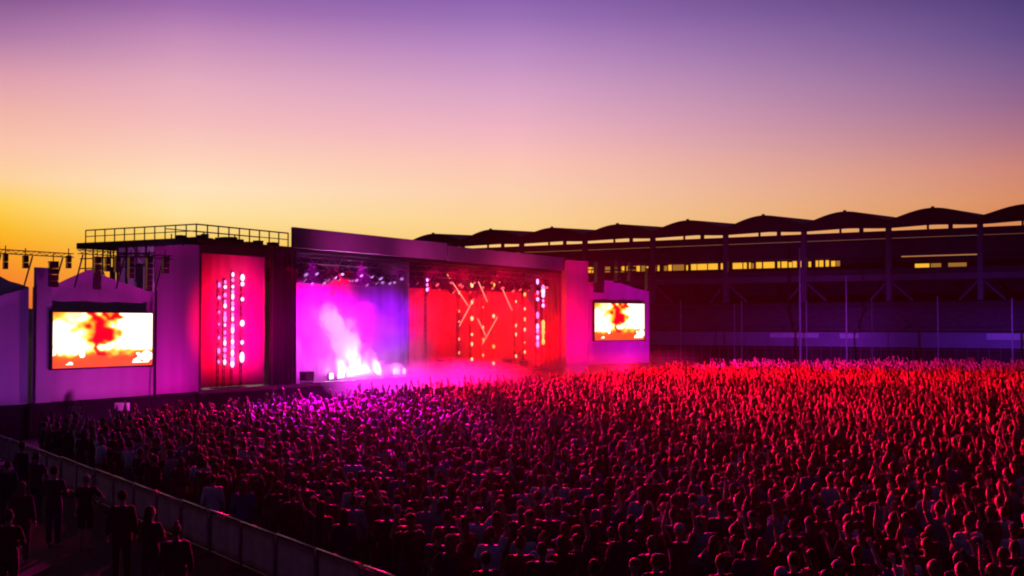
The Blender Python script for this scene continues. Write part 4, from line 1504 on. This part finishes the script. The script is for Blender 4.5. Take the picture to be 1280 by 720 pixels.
# fog drifting in the bays and over the front rows, uneven
def fog(name, label, boxes, lo, hi, scale, vox=.6, fade=False):
    fm, t, pv = volume_mat(name + '_air', 0, (1, 1, 1), .0)
    tcn = t.nodes.new('ShaderNodeTexCoord')
    no = t.nodes.new('ShaderNodeTexNoise'); no.inputs['Scale'].default_value = scale; no.inputs['Detail'].default_value = 2
    t.links.new(tcn.outputs['Object'], no.inputs['Vector'])
    d_ = maprange(t, no.outputs[0], .36, .68, lo, hi)
    if fade:
        sx = t.nodes.new('ShaderNodeSeparateXYZ')
        t.links.new(tcn.outputs['Object'], sx.inputs[0])
        for (ax_, a_, b_, c_, e_) in fade:
            d_ = math_n(t, 'MULTIPLY', d_, maprange(t, sx.outputs[ax_], a_, b_, c_, e_, True))
    t.links.new(d_, pv.inputs['Density'])
    mb = MB()
    for (c, r_) in boxes:
        mb.ball(c, r_, 16, 10)
    me = remesh(mb, name, vox, 1, 2)
    me.materials.append(fm)
    o = bpy.data.objects.new(name, me); col.objects.link(o)
    o.location = SO; o.rotation_euler = (0, 0, SRZ)
    tag(o, label, 'smoke', kind='stuff')


lamp('plume_fill', 'SPOT', W(8, -6, 9), 22 * KW, (1, .36, 1), W(t_at(417, 1.6), 1.6, z_at(t_at(417, 1.6), 1.6, 405)), 24, 1, .1)  # added spot hung in mid air to brighten the plume
fog('bay_smoke', 'thin smoke drifting inside both stage bays', [((14, 2.6, 5.4), (5.5, 2.2, 4.0)), ((20, 2.8, 5.2), (3.2, 2.0, 3.6)), ((31, 2.4, 5.6), (6, 2.2, 4.2)), ((40, 2.2, 5.6), (7, 2.2, 4.4)), ((46, 2, 5), (4, 2, 4)), ((24.3, .4, 5.6), (2.6, 1.5, 4.2))], .0, .15, .35)
fog('ground_smoke', 'low smoke rolling off the stage over the front rows', [((14, -6, 2.4), (9, 6, 2.2)), ((24, -7, 2.2), (9, 6, 1.8)), ((36, -8, 2.6), (11, 8, 2.4)), ((48, -9, 2.8), (11, 9, 2.6)), ((58, -10, 2.6), (9, 8, 2.2))], .006, .09, .12, .9, ((2, 1.0, 4.4, 1, 0), (0, 46, 64, 1, 0), (0, 5, 15, 0, 1), (1, -16, -6, 0, 1)))

fog('front_smoke', 'bright violet smoke spilling from the purple bay over the front rows', [((12, -3.5, 2.6), (4.5, 3.5, 2.0)), ((17, -5.0, 2.8), (6, 4.5, 2.2)), ((22, -7, 2.4), (6, 5, 1.8)), ((15, -11, 2.8), (6, 4.5, 1.2))], .02, .26, .25, .6, ((2, 1.4, 4.2, 1, 0), (0, 5, 12, 0, 1), (0, 15, 25, 1, 0), (1, -15, -7, 0, 1)))
lamp('front_smoke_fill', 'SPOT', W(14, -.4, 10.5), 16 * KW, MAG, W(14, -6, 2), 90, 1, .15)  # added spot that turns the front smoke magenta
# plume of stage smoke rising from the floodlights: lumpy closed hull with uneven density
sm_, t, pv = volume_mat('stage_smoke', 0, (1, 1, 1), .0)
tcn = t.nodes.new('ShaderNodeTexCoord')
no = t.nodes.new('ShaderNodeTexNoise'); no.inputs['Scale'].default_value = 1.1; no.inputs['Detail'].default_value = 3
t.links.new(tcn.outputs['Object'], no.inputs['Vector'])
t.links.new(maprange(t, no.outputs[0],   .40, .56, 0.02, 2.2), pv.inputs['Density'])
mb = MB()
bb = 1.6
path = [(412, 372, .5), (410, 392, .9), (418, 408, 1.1), (426, 424, 1.2), (436, 440, 1.6), (444, 454, 1.9)]
for (px, py, r_) in path:
    t1 = t_at(px, bb)
    mb.ball((t1, bb, z_at(t1, bb, py)), (r_, .7, r_ * 1.1), 12, 8)
for (px, py, r_) in ((440, 402, .4), (441, 418, .6), (444, 434, .8), (458, 436, .6), (425, 462, 1.0), (462, 460, 1.6), (480, 464, 1.0), (497, 463, .8)):
    t1 = t_at(px, bb)
    mb.ball((t1, bb, z_at(t1, bb, py)), (r_, .7, r_), 12, 8)
me = remesh(mb, 'smoke', .22, 1, 2)
me.materials.append(sm_)
o = bpy.data.objects.new('smoke', me); col.objects.link(o)
o.location = W(0, 0, 0); o.rotation_euler = (0, 0, SRZ)
tag(o, 'pale plume of smoke rising from the floodlights in the purple bay', 'smoke', kind='stuff')
for (px, pw) in ((413, 250), (432, 400), (446, 600), (460, 500), (476, 350), (497, 350)):
    t1 = t_at(px, .9)
    lamp('flood_glow', 'POINT', W(t1, 1.15, 3.0), pw * .6, (1, .30, 1), radius=.12)
for (px, pw) in ((428, 1500), (446, 7000), (470, 900)):
    t1 = t_at(px, 1.2)
    lamp('smoke_uplight', 'SPOT', W(t1, 1.0, 2.5), pw * 2.4, (1, .42, 1), W(t1 - 1.6, 1.5, 9), 64, 1, .1)

for o in list(col.objects):
    if o.parent is None and 'label' in o and 'kind' not in o:
        o['kind'] = 'thing'
